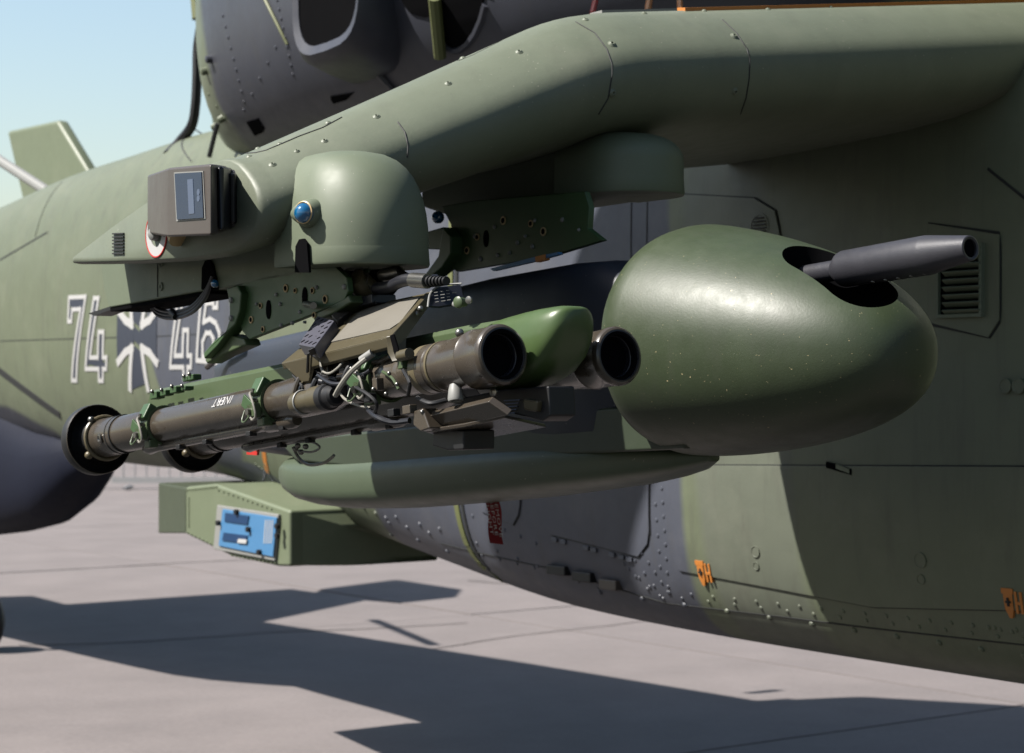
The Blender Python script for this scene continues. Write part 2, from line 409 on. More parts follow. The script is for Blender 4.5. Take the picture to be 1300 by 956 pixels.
# blocks under the bay and hinges
for (a, b_, m_) in (((698, 714), (726, 733), 'black'), ((730, 722), (759, 742), 'black'), ((764, 732), (792, 752), 'box')):
    p0, p1 = sxz(*a), sxz(*b_); mb = MB(); xm, zm = (p0[0]+p1[0])/2, (p0[1]+p1[1])/2
    mb.box((xm, side(xm, zm)-.006, zm), (abs(p1[0]-p0[0]), .03, abs(p1[1]-p0[1])*.75)); mb.build('step_block', M[m_], heli, bevel=.004)
for px in (705, 716, 745, 755, 778, 790, 800):
    p = sxz(px, 679 + (px-697)*.265 + 4); mb = MB(); mb.box((p[0], side(*p)-.003, p[1]), (.026, .0065, .014)); mb.build('hinge', M['body'], bay, bevel=.002)
    # hinge pins
# rivets
def rivets(name, pts, r, parent, mt='body', h=.45):
    mb = MB()
    for p in pts:
        n = snorm(*p); c = Vector((p[0], side(*p), p[1]))
        mb.lathe(c - n*.001, n, [(0, r), (r*h*.6+.001, r*.85), (r*h+.001, r*.3)], 8)
    return mb.build(name, M[mt], parent, kind='stuff')
def along(pa, pb, n): return [sxz(pa[0]+(pb[0]-pa[0])*k/(n-1), pa[1]+(pb[1]-pa[1])*k/(n-1)) for k in range(n)]
rv_ = along((840, 620), (848, 745), 8) + along((832, 640), (838, 720), 5) + along((850, 752), (1290, 800), 17) + along((866, 760), (1300, 812), 14)
rv_ += along((806, 712), (842, 760), 4) + along((798, 722), (838, 757), 4) + along((815, 702), (848, 752), 5) + along((792, 716), (822, 748), 3)
rv_ += along((1255, 797), (1300, 805), 4)
rivets('rivet', rv_, .0065, heli)
rivets('rivet', along((762, 752), (1300, 832), 11), .009, heli, h=.7)
rivets('rivet', along((600, 655), (680, 690), 5) + along((605, 690), (760, 748), 7) + along((612, 705), (700, 726), 5) + along((690, 560), (690, 640), 5), .007, heli)
lr = [(477, 652), (490, 658), (503, 657), (517, 670), (494, 664), (533, 666), (545, 677), (558, 672), (497, 679), (531, 686), (568, 700), (462, 645), (440, 640), (425, 650), (412, 642), (400, 648)]
rivets('rivet', S(lr), .0095, heli)
rb = []
for k in range(16):
    rb += [sxz(325 + k*1.5 + 6*sin(k*.5), 590 + k*3.2), sxz(337 + k*1.4, 590 + k*3.0)]
rivets('rivet', rb, .007, heli)
# turn-lock latches
for (px, py, r) in ((1170, 711, .020), (1171, 735, .013), (961, 700, .016), (962, 718, .011), (1278, 490, .018), (1295, 490, .018)):
    p = sxz(px, py); n = snorm(*p); mb = MB()
    mb.lathe(Vector((p[0], side(*p), p[1])), n, [(0, r), (.0075, r), (.0078, r*.85), (.0065, r*.8), (.0065, 0.001)], 20); mb.build('turn_latch', M['body'], heli)
# --- numbers and cross (painted, a millimetre proud)
def z5(L_): return S([(60 + x/5.3125, 340 + y/5.3125) for x, y in L_])
def outline(name, pts, fills, wd=.019):
    mb = MB(); ribbon(mb, z5(pts), wd, .0030, True); o = mb.build(name, M['white'], heli)
    fb = MB()
    for f_ in fills: patch(fb, z5(f_), .0018 + random.uniform(0, .0003), .03)
    fb.build('number_fill', M['navy'], o); return o
outline('number_outline', [(150, 200), (262, 195), (200, 760), (170, 760), (228, 278), (172, 282), (165, 362), (144, 362)],
        [[(150, 200), (262, 195), (250, 282), (150, 286)], [(228, 270), (255, 270), (200, 760), (170, 760)], [(150, 270), (172, 270), (165, 360), (144, 360)]])
def four(dx, dy):
    sh = lambda L_: [(x+dx, y+dy) for x, y in L_]
    outline('number_outline', sh([(318, 205), (350, 205), (292, 605), (345, 605), (350, 432), (382, 432), (378, 605), (403, 605), (400, 682), (378, 682), (378, 762), (352, 762), (350, 682), (262, 682)]),
        [sh([(318, 205), (350, 205), (292, 605), (268, 682), (262, 682)]), sh([(265, 605), (403, 605), (400, 682), (262, 682)]), sh([(350, 432), (382, 432), (378, 762), (352, 762)])])
four(0, 0); four(572, -12)
six = outline('number_outline', [(1150, 268), (1150, 210), (1120, 185), (1065, 185), (1040, 225), (1012, 625), (1150, 640), (1165, 560), (1165, 440), (1140, 375), (1100, 345), (1058, 368), (1075, 240), (1125, 236), (1125, 268)],
        [[(1040, 225), (1070, 225), (1052, 625), (1012, 625)], [(1040, 185), (1150, 185), (1150, 240), (1040, 240)], [(1012, 620), (1150, 620), (1150, 645), (1012, 640)], [(1130, 370), (1160, 440), (1160, 620), (1125, 620)], [(1050, 360), (1100, 345), (1145, 390), (1125, 450), (1050, 450)]])
mb = MB(); ribbon(mb, z5([(1052, 600), (1052, 500), (1075, 440), (1105, 440), (1125, 480), (1122, 600)]), .019, .0034, True); mb.build('number_inner_line', M['white'], six)
cr = MB()
for f_ in ([(475, 305), (586, 395), (586, 530), (475, 640)], [(628, 395), (742, 305), (742, 640), (628, 530)], [(555, 110), (655, 110), (628, 400), (586, 400)], [(586, 525), (628, 525), (678, 822), (562, 822)], [(585, 393), (630, 393), (630, 532), (585, 532)]):
    patch(cr, z5(f_), .0018 + random.uniform(0, .0004), .03)
cross = cr.build('cross_emblem', M['navy'], heli)
cw = MB()
for s_ in (1, -1):
    Y_ = lambda y: y if s_ == 1 else 926 - y
    for Lp in ([(562, Y_(812)), (575, Y_(540)), (530, Y_(570)), (482, Y_(635))], [(682, Y_(812)), (642, Y_(540)), (695, Y_(575)), (740, Y_(640))]):
        ribbon(cw, z5(Lp), .034, .0034)
cw.build('cross_border', M['white'], cross)
# --- orange jacking symbols with letter
def hsym(px, py, k):
    mb = MB(); cx, cz = sxz(px, py)
    T = lambda L_: [(cx + a*k*.72, cz + b*k) for a, b in L_]
    patch(mb, T([(-.045, .055), (.03, .055), (.03, .035), (-.045, .035)]), .0075, .02)
    patch(mb, T([(-.035, .04), (.022, .04), (.022, -.02), (.005, -.055), (-.012, -.055), (-.035, -.02)]), .0072, .02)
    for Lp in ([(.045, .04), (.045, -.03)], [(.078, .04), (.078, -.03)], [(.045, .003), (.078, .003)]): ribbon(mb, T(Lp), .011*k, .0078)
    o = mb.build('jacking_symbol', M['orange'], door)
    d = MB(); ribbon(d, T([(-.018, .005), (.006, .005)]), .008*k, .0092); ribbon(d, T([(-.006, .017), (-.006, -.007)]), .008*k, .0098)
    for v in d.v: pass
    do = d.build('symbol_dot', M['seam'], None)
    for v in do.data.vertices: v.co -= Vector((HX, HY, 0))
    do.parent = door
hsym(893, 727, .62); hsym(1284, 765, .62)
ribbon(MB(), S([(335, 572), (339, 596)]), .03, .002).build('orange_mark', M['orange'], heli); ribbon(MB(), S([(10, 573), (12, 590)]), .05, .002).build('orange_mark', M['orange'], heli)
ol = MB(); ribbon(ol, S([(0, 553), (14, 578), (32, 596)]), .012, .002); ol.build('yellow_line', M['seal'], heli)
# --- engine cowling
NK = [(-7.62, 2.42, 3.45, .20, 2.6), (-7.4, 2.40, 3.55, .32, 2.6), (-7.0, 2.38, 3.62, .58, 2.5), (-6.4, 2.36, 3.70, .70, 2.5), (-5.6, 2.36, 3.72, .76, 2.5), (-4.9, 2.38, 3.66, .74, 2.5), (-4.3, 2.44, 3.5, .62, 2.5), (-3.6, 2.46, 3.25, .42, 2.4), (-2.6, 2.45, 3.0, .30, 2.4), (-1.4, 2.44, 2.7, .2, 2.3)]
def nring(x, n=64):
    b, t, wd, e = lerpk(NK, x); zc, h = (b+t)/2, (t-b)/2
    return [Vector((x, HY + math.copysign(abs(cos(a))**(2/e), cos(a))*wd, zc + math.copysign(abs(sin(a))**(2/e), sin(a))*h)) for a in [2*pi*k/n for k in range(n)]]
cm = MB(); cm.loft([nring(-7.62 + .1*k) for k in range(63)]); cowl = cm.build('engine_cowling', M['cowl'], heli, angle=50)
def bvh_of(ob):
    o0 = root_loc(ob)
    return BVHTree.FromPolygons([tuple(Vector(v.co)+o0) for v in ob.data.vertices], [tuple(p.vertices) for p in ob.data.polygons])
cb = bvh_of(cowl)
def hit(b, px, py):
    h = b.ray_cast(CAMP, ray(px, py))
    return (h[0], h[1] if h[1] is not None and h[1].dot(ray(px, py)) < 0 else (-h[1] if h[1] else None)) if h[0] else (None, None)
# exhaust / intake scoop
ih, inn = hit(cb, 448, 16)
if ih:
    def pxo(px, py, dy): 
        p = on(px, py, ih.y + dy); return p
    sc_ = MB(); rings = []
    for (grow_, dy) in ((1.05, .10), (1.0, 0), (.93, -.10), (.84, -.13), (.74, -.12), (.70, -.05), (.66, .1)):
        ring = []
        for k in range(28):
            a = 2*pi*k/28; e = 2/3.6
            ux = math.copysign(abs(cos(a))**e, cos(a))*.25*grow_; uz = math.copysign(abs(sin(a))**e, sin(a))*.29*grow_
            ring.append(Vector((ih.x + ux - dy*.3, ih.y + dy, ih.z + .10 + uz + ux*.05)))
        rings.append(ring)
    sc_.loft(rings); scoop = sc_.build('air_intake', M['cowl'], heli, angle=50)
    dk = MB(); dk.loft([[p + Vector((0, dd, 0)) for p in [Vector((ih.x + .035 + math.copysign(abs(cos(a))**.5, cos(a))*.20, ih.y - .115, ih.z + .10 + math.copysign(abs(sin(a))**.5, sin(a))*.235)) for a in [2*pi*k/24 for k in range(24)]]] for dd in (0, .05)])
    dk.build('intake_mouth', M['hole'], scoop)
for name_, px0, px1, m_, r in (('sealant_strip', (335, -6), (366, 56), 'seal', .006), ('sealant_strip', (418, -6), (452, 72), 'seal', .006), ('hatch_edge', (450, 60), (492, 104), 'cowl', .014), ('hatch_edge', (492, 104), (525, 140), 'cowl', .011)):
    pts = []
    for k in range(9):
        h, n = hit(cb, px0[0]+(px1[0]-px0[0])*k/8, px0[1]+(px1[1]-px0[1])*k/8)
        if h: pts.append(h + n*.004)
    if len(pts) > 2: MB().tube(pts, r, 6, 1).build(name_, M[m_], heli)
cr_ = MB()
def crow(a, b_, n):
    for k in range(n):
        h, nn = hit(cb, a[0]+(b_[0]-a[0])*k/(n-1), a[1]+(b_[1]-a[1])*k/(n-1))
        if h: cr_.lathe(h - nn*.002, nn, [(0, .008), (.004, .007), (.006, .003)], 8)
crow((352, 0), (372, 95), 9); crow((432, 0), (452, 60), 7); crow((455, 55), (492, 38), 8); crow((283, 20), (310, 130), 9); crow((350, 60), (310, 140), 5); crow((265, 120), (285, 150), 3)
cr_.build('rivet', M['cowl'], cowl, kind='stuff')
def hpatch(bv, poly, off, step=4):
    """a convex pixel outline laid over a curved part"""
    zs = [p[1] for p in poly]; z0, z1 = min(zs), max(zs); ny = max(2, int((z1-z0)/step)); nx = 8; rows = []
    for i in range(ny+1):
        y = z0 + (z1-z0)*min(max(i/ny, .001), .999); xx = []
        for k in range(len(poly)):
            a, b = poly[k], poly[(k+1) % len(poly)]
            if (a[1]-y)*(b[1]-y) <= 0 and a[1] != b[1]: xx.append(a[0] + (b[0]-a[0])*(y-a[1])/(b[1]-a[1]))
        r = []
        for j in range(nx+1):
            h, n = hit(bv, min(xx) + (max(xx)-min(xx))*j/nx, y)
            if not h: break
            r.append((h + n*off, h - n*.01))
        if len(r) == nx+1: rows.append(r)
    mb = MB()
    if len(rows) > 1: mb.loft([[q[0] for q in r] + [q[1] for q in r[::-1]] for r in rows])
    return mb
def oval(cx, cy, rx, ry, rot=0, n=20):
    return [(cx + rx*cos(a)*cos(rot) - ry*sin(a)*sin(rot), cy + rx*cos(a)*sin(rot) + ry*sin(a)*cos(rot)) for a in [2*pi*k/n for k in range(n)]]
for poly, m_ in (([(313, 154), (328, 150), (338, 166), (324, 172)], 'hole'), ([(418, 122), (450, 117), (438, 129), (424, 131)], 'hole'), (oval(588, 0, 26, 62, .2), 'hole'), (oval(540, -8, 30, 30, .6), 'hole')):
    mb = hpatch(cb, poly, .004)
    if mb.v: mb.build('vent_opening', M[m_], heli)
for rr_ in (1.0,):
    P = [hit(cb, *q)[0] for q in oval(588, 0, 29, 66, .2) if q[1] > -30]
    P = [p for p in P if p]
    if len(P) > 3: MB().tube(P, .012, 6, 1).build('opening_lip', M['cowl'], heli)
P2 = [hit(cb, 561, -5)[0], hit(cb, 568, 70)[0]]
if all(P2):
    nn = hit(cb, 561, 5)[1]; MB().tube([P2[0] + nn*.03, P2[1] + nn*.03], .02, 8, 1).build('hatch_strut', M['seal'], heli)
# step, hinge details on the cowling's green trailing edge
for (px, py) in ((283, 150), (275, 160), (262, 90), (268, 75)):
    h, nn = hit(cb, px, py)
    if h: MB().lathe(h, nn, [(0, .016), (.02, .014), (.024, .004)], 10).build('fastener', M['cowl'], heli)
h, nn = hit(cb, 284, 152)
if h: MB().tube([h + nn*.03, h + nn*.035 + Vector((-.06, 0, -.12))], .010, 6, 1).build('drain_pipe', M['seam'], heli)
# black flexible strip down the rear edge of the cowling, ending as a loose strap on the boom
st = MB(); yk = 3.98
st.tube([on(253, -30, yk), on(256, 20, yk), on(251, 60, yk), on(250, 100, yk), on(248, 135, yk), on(243, 160, yk), on(228, 180, yk), on(213, 197, yk-.08)], .022, 8, 6)
st.build('edge_seal', M['black'], heli)
st = MB(); st.tube([on(246, -30, yk+.1), on(250, 0, yk+.1), on(252, 24, yk+.1)], .03, 8, 3); st.build('antenna_mast', M['seal'], heli)
# --- main rotor above the frame
HUB = Vector((-2.15, HY, 3.95))
MB().lathe((HUB.x, HUB.y, 3.2), (0, 0, 1), [(0, .30), (.35, .20), (.75, .16), (.80, .34), (.86, .36), (.92, .30), (1.0, .10)], 24).build('rotor_mast', M['cowl'], heli)
for q in range(4):
    a = math.atan2(-.628, -.778) + q*pi/2; dx, dy_ = cos(a), sin(a); b = MB(); rings = []
    for k in range(9):
        r_ = .3 + 6.2*k/8; ch = .12 if k == 0 else .25; c = HUB + Vector((dx*r_, dy_*r_, .06 - .006*r_*r_)); t_ = Vector((-dy_, dx, 0))
        rings.append([c + t_*ch, c + Vector((0, 0, .028)), c - t_*ch, c - Vector((0, 0, .012))])
    b.loft(rings).build('rotor_blade', M['brkt2'], heli, angle=50)
# --- tail fin, stabiliser rod, ventral fin, wheel
fy = 5.5
tf = MB(); FP = [on(8, 166, fy), on(72, 152, fy), on(114, 222, fy), on(134, 330, fy), on(80, 400, fy), on(45, 330, fy)]
tf.prism(FP, (0, .09, 0)); tf.build('tail_fin', M['green'], heli, bevel=.03, seg=3)
MB().loft([[Vector((x, y, z)) for x, z in ((xf, 2.22), (xf-.12, 2.27), (-13.3, 2.22), (xf-.12, 2.18))] for y, xf in ((2.8, -12.3), (4.15, -11.5), (5.52, -12.3))]).build('tailplane', M['green'], heli, angle=50)  # hidden behind the boom; chord widened to fill out the ground shadow
MB().tube([on(-60, 165, 4.3), on(60, 243, 4.3)], .03, 10, 1).build('antenna_rod', M['frame'], heli)
vf = MB(); rings = []
VP_ = [(140, 575, 592, .03), (126, 560, 602, .10), (112, 550, 622, .14), (95, 545, 645, .17), (70, 540, 666, .18), (35, 520, 675, .18), (0, 500, 679, .18), (-60, 470, 682, .17), (-150, 440, 686, .12), (-260, 420, 660, .04)]
for px, t_, b_, wd in VP_:
    yc = HY - .10; pt, pb = on(px, t_, yc), on(px, b_, yc); ring = []
    for k in range(28):
        a = 2*pi*k/28
        ring.append(Vector((pb.x, yc + cos(a)*wd, (pt.z+pb.z)/2 + math.copysign(abs(sin(a))**.75, sin(a))*(pt.z-pb.z)/2)))
    rings.append(ring)
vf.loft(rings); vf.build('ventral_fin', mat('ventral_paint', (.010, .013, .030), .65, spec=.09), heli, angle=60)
cwh = on(-22, 715, HY); wh = MB(); wh.lathe((cwh.x, HY-.08, .25), (0, 1, 0), [(0, .08), (.01, .14), (.03, .165), (.05, .17), (.11, .17), (.13, .165), (.15, .14), (.16, .08)], 28)
tw = wh.build('tail_wheel', M['black'], heli); MB().lathe((cwh.x, HY-.10, .25), (0, 1, 0), [(0, .03), (.01, .075), (.20, .075)], 20).build('rim', M['frame'], tw)
MB().cyl((cwh.x, HY, .25), (cwh.x+.2, HY, 1.2), .035).build('tail_wheel_strut', M['frame'], heli)
# --- dispenser housing under the belly
dy = 3.56
OUT = [(200, 613), (272, 613), (345, 640), (430, 668), (520, 690), (520, 713), (430, 719), (352, 719), (292, 706), (229, 677), (200, 677)]
A = [on(235, 618, dy), on(272, 614, dy), on(345, 640, dy+.0), on(368, 648, dy), on(368, 719.3, dy), on(352, 719, dy), on(292, 706, dy), on(235, 678, dy)]
dm = MB(); dm.prism(A, (0, .62, 0)); disp = dm.build('dispenser_housing', M['green'], heli, bevel=.012)
fp = MB(); fs1 = [on(367.5, 648, dy+.003), on(367.5, 719.2, dy+.003)]; fs2 = [on(440, 668, dy+.22), on(440, 719, dy+.22)]; fs3 = [on(515, 692, dy+.5), on(515, 712, dy+.5)]
fp.loft([[a_, b_, Vector((b_.x, dy+.62, b_.z)), Vector((a_.x, dy+.62, a_.z))] for a_, b_ in (fs1, fs2, fs3)]); fp.build('front_fairing', M['green'], disp, angle=20, bevel=.01)
e1, e2 = on(235.5, 619, dy+.004), on(235.5, 677, dy+.004)
tl = MB(); q1, q2 = on(201, 613, dy+.13), on(201, 677, dy+.13)
tl.loft([[e1, e2, Vector((e2.x, dy+.6, e2.z)), Vector((e1.x, dy+.6, e1.z))], [Vector((q1.x, q1.y, q1.z)), q2, Vector((q2.x, dy+.5, q2.z)), Vector((q1.x, dy+.5, q1.z))]]); tl.build('tapered_end', M['brkt2'], disp, bevel=.006)
rr = MB()
for k in range(12):
    for (a, b_) in (((238, 622), (275, 618)), ((278, 622), (345, 646)), ((238, 676), (292, 702)), ((295, 705), (350, 715)), ((240, 632), (240, 668))):
        p = on(a[0]+(b_[0]-a[0])*k/11, a[1]+(b_[1]-a[1])*k/11, dy); rr.lathe(p, (0, -1, 0), [(0, .006), (.004, .004)], 6)
rr.build('rivet', M['green'], disp, kind='stuff')
def flat(pxs, Y, th): 
    return MB().prism([on(a, b_, Y) for a, b_ in pxs], (0, -th, 0))
flat([(279, 641), (357, 653), (352, 712), (274, 697)], dy, .012).build('cover_frame', M['frame'], disp, bevel=.003)
bc = flat([(284, 646), (353, 657), (348, 707), (279, 693)], dy-.012, .006).build('blue_cover', M['bluecov'], disp, bevel=.002)
for pl in ([(287, 651), (317, 655), (315, 666), (286, 662)], [(285, 676), (315, 680), (313, 690), (283, 686)]):
    flat(pl, dy-.018, .004).build('cover_recess', M['bluedk'], disp)
flat([(303, 684), (314, 685), (313, 690), (302, 689)], dy-.022, .003).build('cover_tab', M['white'], disp)
for px, py in ((302, 650), (317, 672), (331, 701), (279, 664), (354, 668), (354, 680)):
    p = on(px, py, dy-.018); MB().cyl(p, p - Vector((0, .014, 0)), .010).build('cover_screw', M['black'], disp)
for k in range(4):
    flat([(337+k*3, 660), (338+k*3, 660), (336+k*3, 690), (335+k*3, 690)], dy-.018, .0015).build('cover_lettering', M['white'], disp)

# --- stub wing
def wing_sec(Y):
    tip, bend = 1.70, 2.42
    # crest height, leading edge x, chord scale, thickness scale
    if Y <= bend: zc = 2.297 - (bend-Y)*.475
    else: zc = 2.297 + (Y-bend)*.130
    s0 = .10; dlt = Y-bend; zc -= .0*dlt
    if abs(dlt) < s0: zc = 2.297 + .475*(dlt) if dlt < 0 else zc
    if abs(dlt) < s0:
        u = (dlt+s0)/(2*s0); a = 2.297-.475*s0; b = 2.297+.13*s0
        zc = (1-u)**2*a + 2*u*(1-u)*2.297 + u*u*b
    f = min(max((Y-tip)/(bend-tip), 0), 1)
    return zc, -3.03 + .03*f, .83 + .17*f, .66 + .34*f
PROF = [(.98, -.222), (.90, -.195), (.75, -.145), (.6, -.10), (.45, -.055), (.34, -.025), (.25, -.006), (.18, 0), (.14, -.006), (.105, -.022), (.07, -.048), (.042, -.072), (.020, -.096), (.007, -.118), (.002, -.142), (.006, -.175), (.022, -.207), (.055, -.235), (.11, -.252), (.2, -.262), (.35, -.264), (.6, -.256), (.8, -.246), (.98, -.235)]
def wsec(Y, sh=1.0, yy=None):
    zc, xl, cs, ts = wing_sec(Y); R = []
    for t, z in PROF:
        tt = .40 + (t-.40)*sh; zz = -.14 + (z+.14)*sh if sh != 1 else z
        ft = cs if t > .3 else (.62+.38*(ts-.66)/.34) + (cs - (.62+.38*(ts-.66)/.34))*max(0, t)/.3
        R.append(Vector((xl - tt*ft, Y if yy is None else yy, zc + zz*ts - .085*max(0, tt - .1)*min(max((Y-1.72)/.6, 0), 1))))
    return R
Ys = [1.70, 1.71, 1.725] + [1.75 + .035*k for k in range(30)] + [2.85, 3.1, 3.4, 3.7, 4.0]
wm = MB(); wm.loft([wsec(1.70, .935, 1.670), wsec(1.70, .955, 1.6715), wsec(1.70, .98, 1.679)] + [wsec(y) for y in Ys]); wing = wm.build('stub_wing', M['wing'], heli, angle=50)
wb = bvh_of(wing)
def wline(pts, r=.0016, n=6, mt='seam', name='panel_line', parent=None, sub=8):
    P = []
    for i in range(len(pts)-1):
        for k in range(sub):
            t = k/sub; h, nn = hit(wb, pts[i][0]+(pts[i+1][0]-pts[i][0])*t, pts[i][1]+(pts[i+1][1]-pts[i][1])*t)
            if h: P.append(h)
    h, nn = hit(wb, *pts[-1])
    if h: P.append(h)
    if len(P) > 1: return MB().tube(P, r, n, 1).build(name, M[mt], parent or wing)
wline([(285, 202), (300, 196), (325, 194), (338, 191), (380, 173), (410, 162), (434, 149)])
wline([(565, 77), (583, 77), (600, 70), (650, 45), (680, 30)], .0008)
wline([(505, 155), (514, 168), (518, 185), (517, 200)])
wline([(731, 28), (755, 42), (770, 62), (777, 82), (777, 95), (772, 125), (760, 145)])
wline([(917, 25), (935, 42), (948, 62), (952, 75), (951, 100), (947, 125), (940, 145)])
bl = []
for (px, py, s_) in ((327, 189, 1), (316, 199, 1), (346, 209, 1.2), (355, 183, 1), (377, 192, .9), (412, 179, 1.1), (416, 156, 1), (415, 148, .8), (478, 148, 1.2), (569, 106, 1.2), (587, 74, 1.1), (632, 50, 1.1), (659, 66, 1.3), (629, 39, 1), (677, 27, 1.1), (743, 25, 1.2), (777, 56, 1.5), (778, 118, 1.4), (818, 17, 1.1), (894, 14, 1), (932, 46, 1.5), (933, 116, 1.4), (975, 12, 1), (1054, 9, 1), (1134, 6, 1), (1210, 4, 1), (1290, 1, 1), (710, 13, .9), (540, 82, .8)):
    h, nn = hit(wb, px, py)
    if h:
        r = .0055*s_; mb = MB(); mb.lathe(h - nn*.001, nn, [(0, r*1.15), (.0015, r*1.1), (.0022, r*.9), (.0022+r*.35, r*.5), (.0022+r*.3, r*.3), (.002, r*.28)], 14)
        mb.build('bolt', M['wing'], wing)
# walkway line on top, orange
yl = MB()
P = []
for k in range(14):
    Y = 2.72 + .1*k; zc, xl, cs, ts = wing_sec(Y); P.append((Y, zc, xl))
yl.loft([[Vector((xl-.135, Y, zc-.012)), Vector((xl-.135, Y, zc-.004)), Vector((xl-.16, Y, zc-.0005)), Vector((xl-.16, Y, zc-.008))] for Y, zc, xl in P]); yl.build('walkway_line', M['orange'], wing)
# upstand fittings over the wing: small straps and boxes on the fuselage shoulder
for (a, b_, m_, r) in (((752, 12), (758, -8), 'redb', .008), ((822, 10), (826, -8), 'orange', .009), ((864, 8), (862, -8), 'orange', .008)):
    MB().tube([on(a[0], a[1]+6, 3.3), on(b_[0], b_[1], 3.45)], r, 8, 1).build('control_strap', M[m_], heli)
gs = MB(); gs.loft([[Vector((-3.26, Y, wing_sec(Y)[0]-.01)), Vector((-3.26, Y, wing_sec(Y)[0]+.012)), Vector((-3.30, Y, wing_sec(Y)[0]+.012)), Vector((-3.30, Y, wing_sec(Y)[0]-.02))] for Y in (2.6, 2.9, 3.3, 3.7, 3.95)]); gs.build('walkway_edge', M['frame'], wing)

# --- pylons with rounded nose fairings
def pylon(name, cx, cy, r, zt, zsh, zb, xa, zba, top_in):
    mb = MB(); rings = []; NZ = 10
    def ring(z, k, zf):
        R = []; rr_ = r*k; xr = cx + (1-k)*(-r*.6)
        for j in range(25):
            a = -pi/2 + pi*j/24
            R.append(Vector((xr + cos(a)*rr_*1.05, cy + sin(a)*rr_, z)))
        R.append(Vector((cx-.10, cy + rr_, z))); R.append(Vector((cx-.10, cy - rr_, z)))
        return R
    lv = [(zb, 1.0), (zb+.004, 1.012), (zb+.03, 1.0), ((zb+zsh)/2, 1.0)]
    for i in range(NZ+1):
        a = i/NZ*pi/2; lv.append((zsh + (zt-zsh)*sin(a), max(cos(a)**.55, .03)))
    mb.loft([ring(z, k, 0) for z, k in lv])
    return mb.build(name, M['pylon'], heli, angle=45)
py1 = pylon('pylon_fairing', -2.98, 1.84, .116, 1.962, 1.80, 1.757, 0, 0, 0)
py2 = pylon('pylon_fairing', -3.12, 2.555, .110, 2.06, 2.0, 1.932, 0, 0, 0)
def beam(pxs, Y0, wd, name, m_='pylon'):
    P_ = [on(a, b_, Y0) for a, b_ in pxs]; return MB().prism(P_, (0, wd, 0)).build(name, M[m_], heli, bevel=.004)
b1 = beam([(126, 325), (131, 365), (138, 391), (262, 369), (378, 351), (385, 350), (385, 285), (330, 285)], 1.80, .10, 'pylon_beam')
flat([(112, 398), (140, 389), (140, 393.5), (120, 401)], 1.80, -.04).build('pylon_tail_strip', M['black'], b1)
MB().prism([on(x, y, 1.80) for x, y in ((140, 391.5), (268, 369.5), (268, 373), (140, 395.5))], (0, .09, 0)).build('pylon_underside_shade', M['hole'], b1)  # strip coloured near black to stand for shade under the pylon
for (px, py) in ((204, 334), (205, 364), (206, 333)):
    p = on(px, py, 1.80); MB().lathe(p, (0, -1, 0), [(0, .009), (.003, .008), (.003, .004), (.001, .003)], 14).build('bolt', M['pylon'], b1)
MB().tube([on(200, 333, 1.7995), on(200, 377, 1.7995)], .0012, 6, 1).build('joint_line', M['seam'], b1)
for (cx, y0, y1, wd) in ((266, 330, 368, 8), (386, 303, 346, 9)):
    yq = 1.7985 if cx < 300 else 1.7225
    P_ = [(cx-wd, y1), (cx-wd*.9, y0+10), (cx-wd*.4, y0+1), (cx+wd*.2, y0), (cx+wd*.7, y0+6), (cx+wd+(4 if cx < 300 else 0), y1-3), (cx+wd+(4 if cx < 300 else 0), y1)]
    MB().prism([on(a, b_, yq) for a, b_ in P_], (0, -.0045, 0)).build('cable_slot', M['hole'], b1)
b2 = beam([(535, 262), (570, 274), (740, 247), (745, 246.5), (745, 175), (535, 195)], 2.47, .18, 'pylon_beam', 'pylon')
# missile-side bracket plates
def bracket(pl, Y, th, holes, name, parent_extra=None, m_='brkt'):
    o = MB().prism([on(a, b_, Y) for a, b_ in pl], (0, th, 0)).build(name, M[m_], heli, bevel=.002)
    for (px, py, r, kind) in holes:
        p = on(px, py, Y - .0005); mb = MB()
        if kind == 'o':
            mb.lathe(p + Vector((0, .004, 0)), (0, -1, 0), [(0, r), (.0055, r), (.006, r*.85), (.0052, r*.7)], 16); q = mb.build('bushing', M['gold'], o)
            MB().lathe(p + Vector((0, .003, 0)), (0, -1, 0), [(0, r*.62), (.0050, r*.62)], 12).build('bushing_hole', M['hole'], o)
        elif kind == 'h':
            for v_ in [0]:
                mb.lathe(p + Vector((0, .002, 0)), (0, -1, 0), [(0, r), (.0030, r)], 20)
                for v in mb.v: v.x = p.x + (v.x-p.x)*.55; v.z = p.z + (v.z-p.z)*1.1
            mb.build('lightening_hole', M['hole'], o)
        else:
            mb.lathe(p + Vector((0, .002, 0)), (0, -1, 0), [(0, r), (.0045, r*.8), (.006, r*.3)], 10); mb.build('fastener', M['frame'], o)
    return o
HOL = [(363, 366, .0075, 'o'), (375, 369, .005, 'o'), (351, 374, .0042, 'f'), (402, 365, .0042, 'f'), (397, 369, .006, 'o'), (341, 393, .016, 'h'), (387, 377, .016, 'h'), (413, 380, .008, 'o'), (319, 406, .007, 'o'), (326, 386, .0035, 'f'), (331, 388, .0055, 'o'), (356, 386, .0042, 'f'), (381, 396, .0042, 'f'), (357, 413, .0042, 'f'), (371, 410, .0042, 'f'), (399, 400, .006, 'o'), (334, 418, .006, 'o'), (437, 364, .0055, 'f'), (387, 409, .003, 'f')]
br1 = bracket([(303, 362), (330, 352), (405, 336), (425, 338), (440, 352), (442, 370), (437, 381), (397, 399), (352, 417), (316, 431), (307, 420), (302, 400)], 1.80, .012, HOL, 'pylon_bracket')
MB().cyl(on(388, 386, 1.80), on(398, 388, 1.77), .006).build('pin', M['steel'], br1)
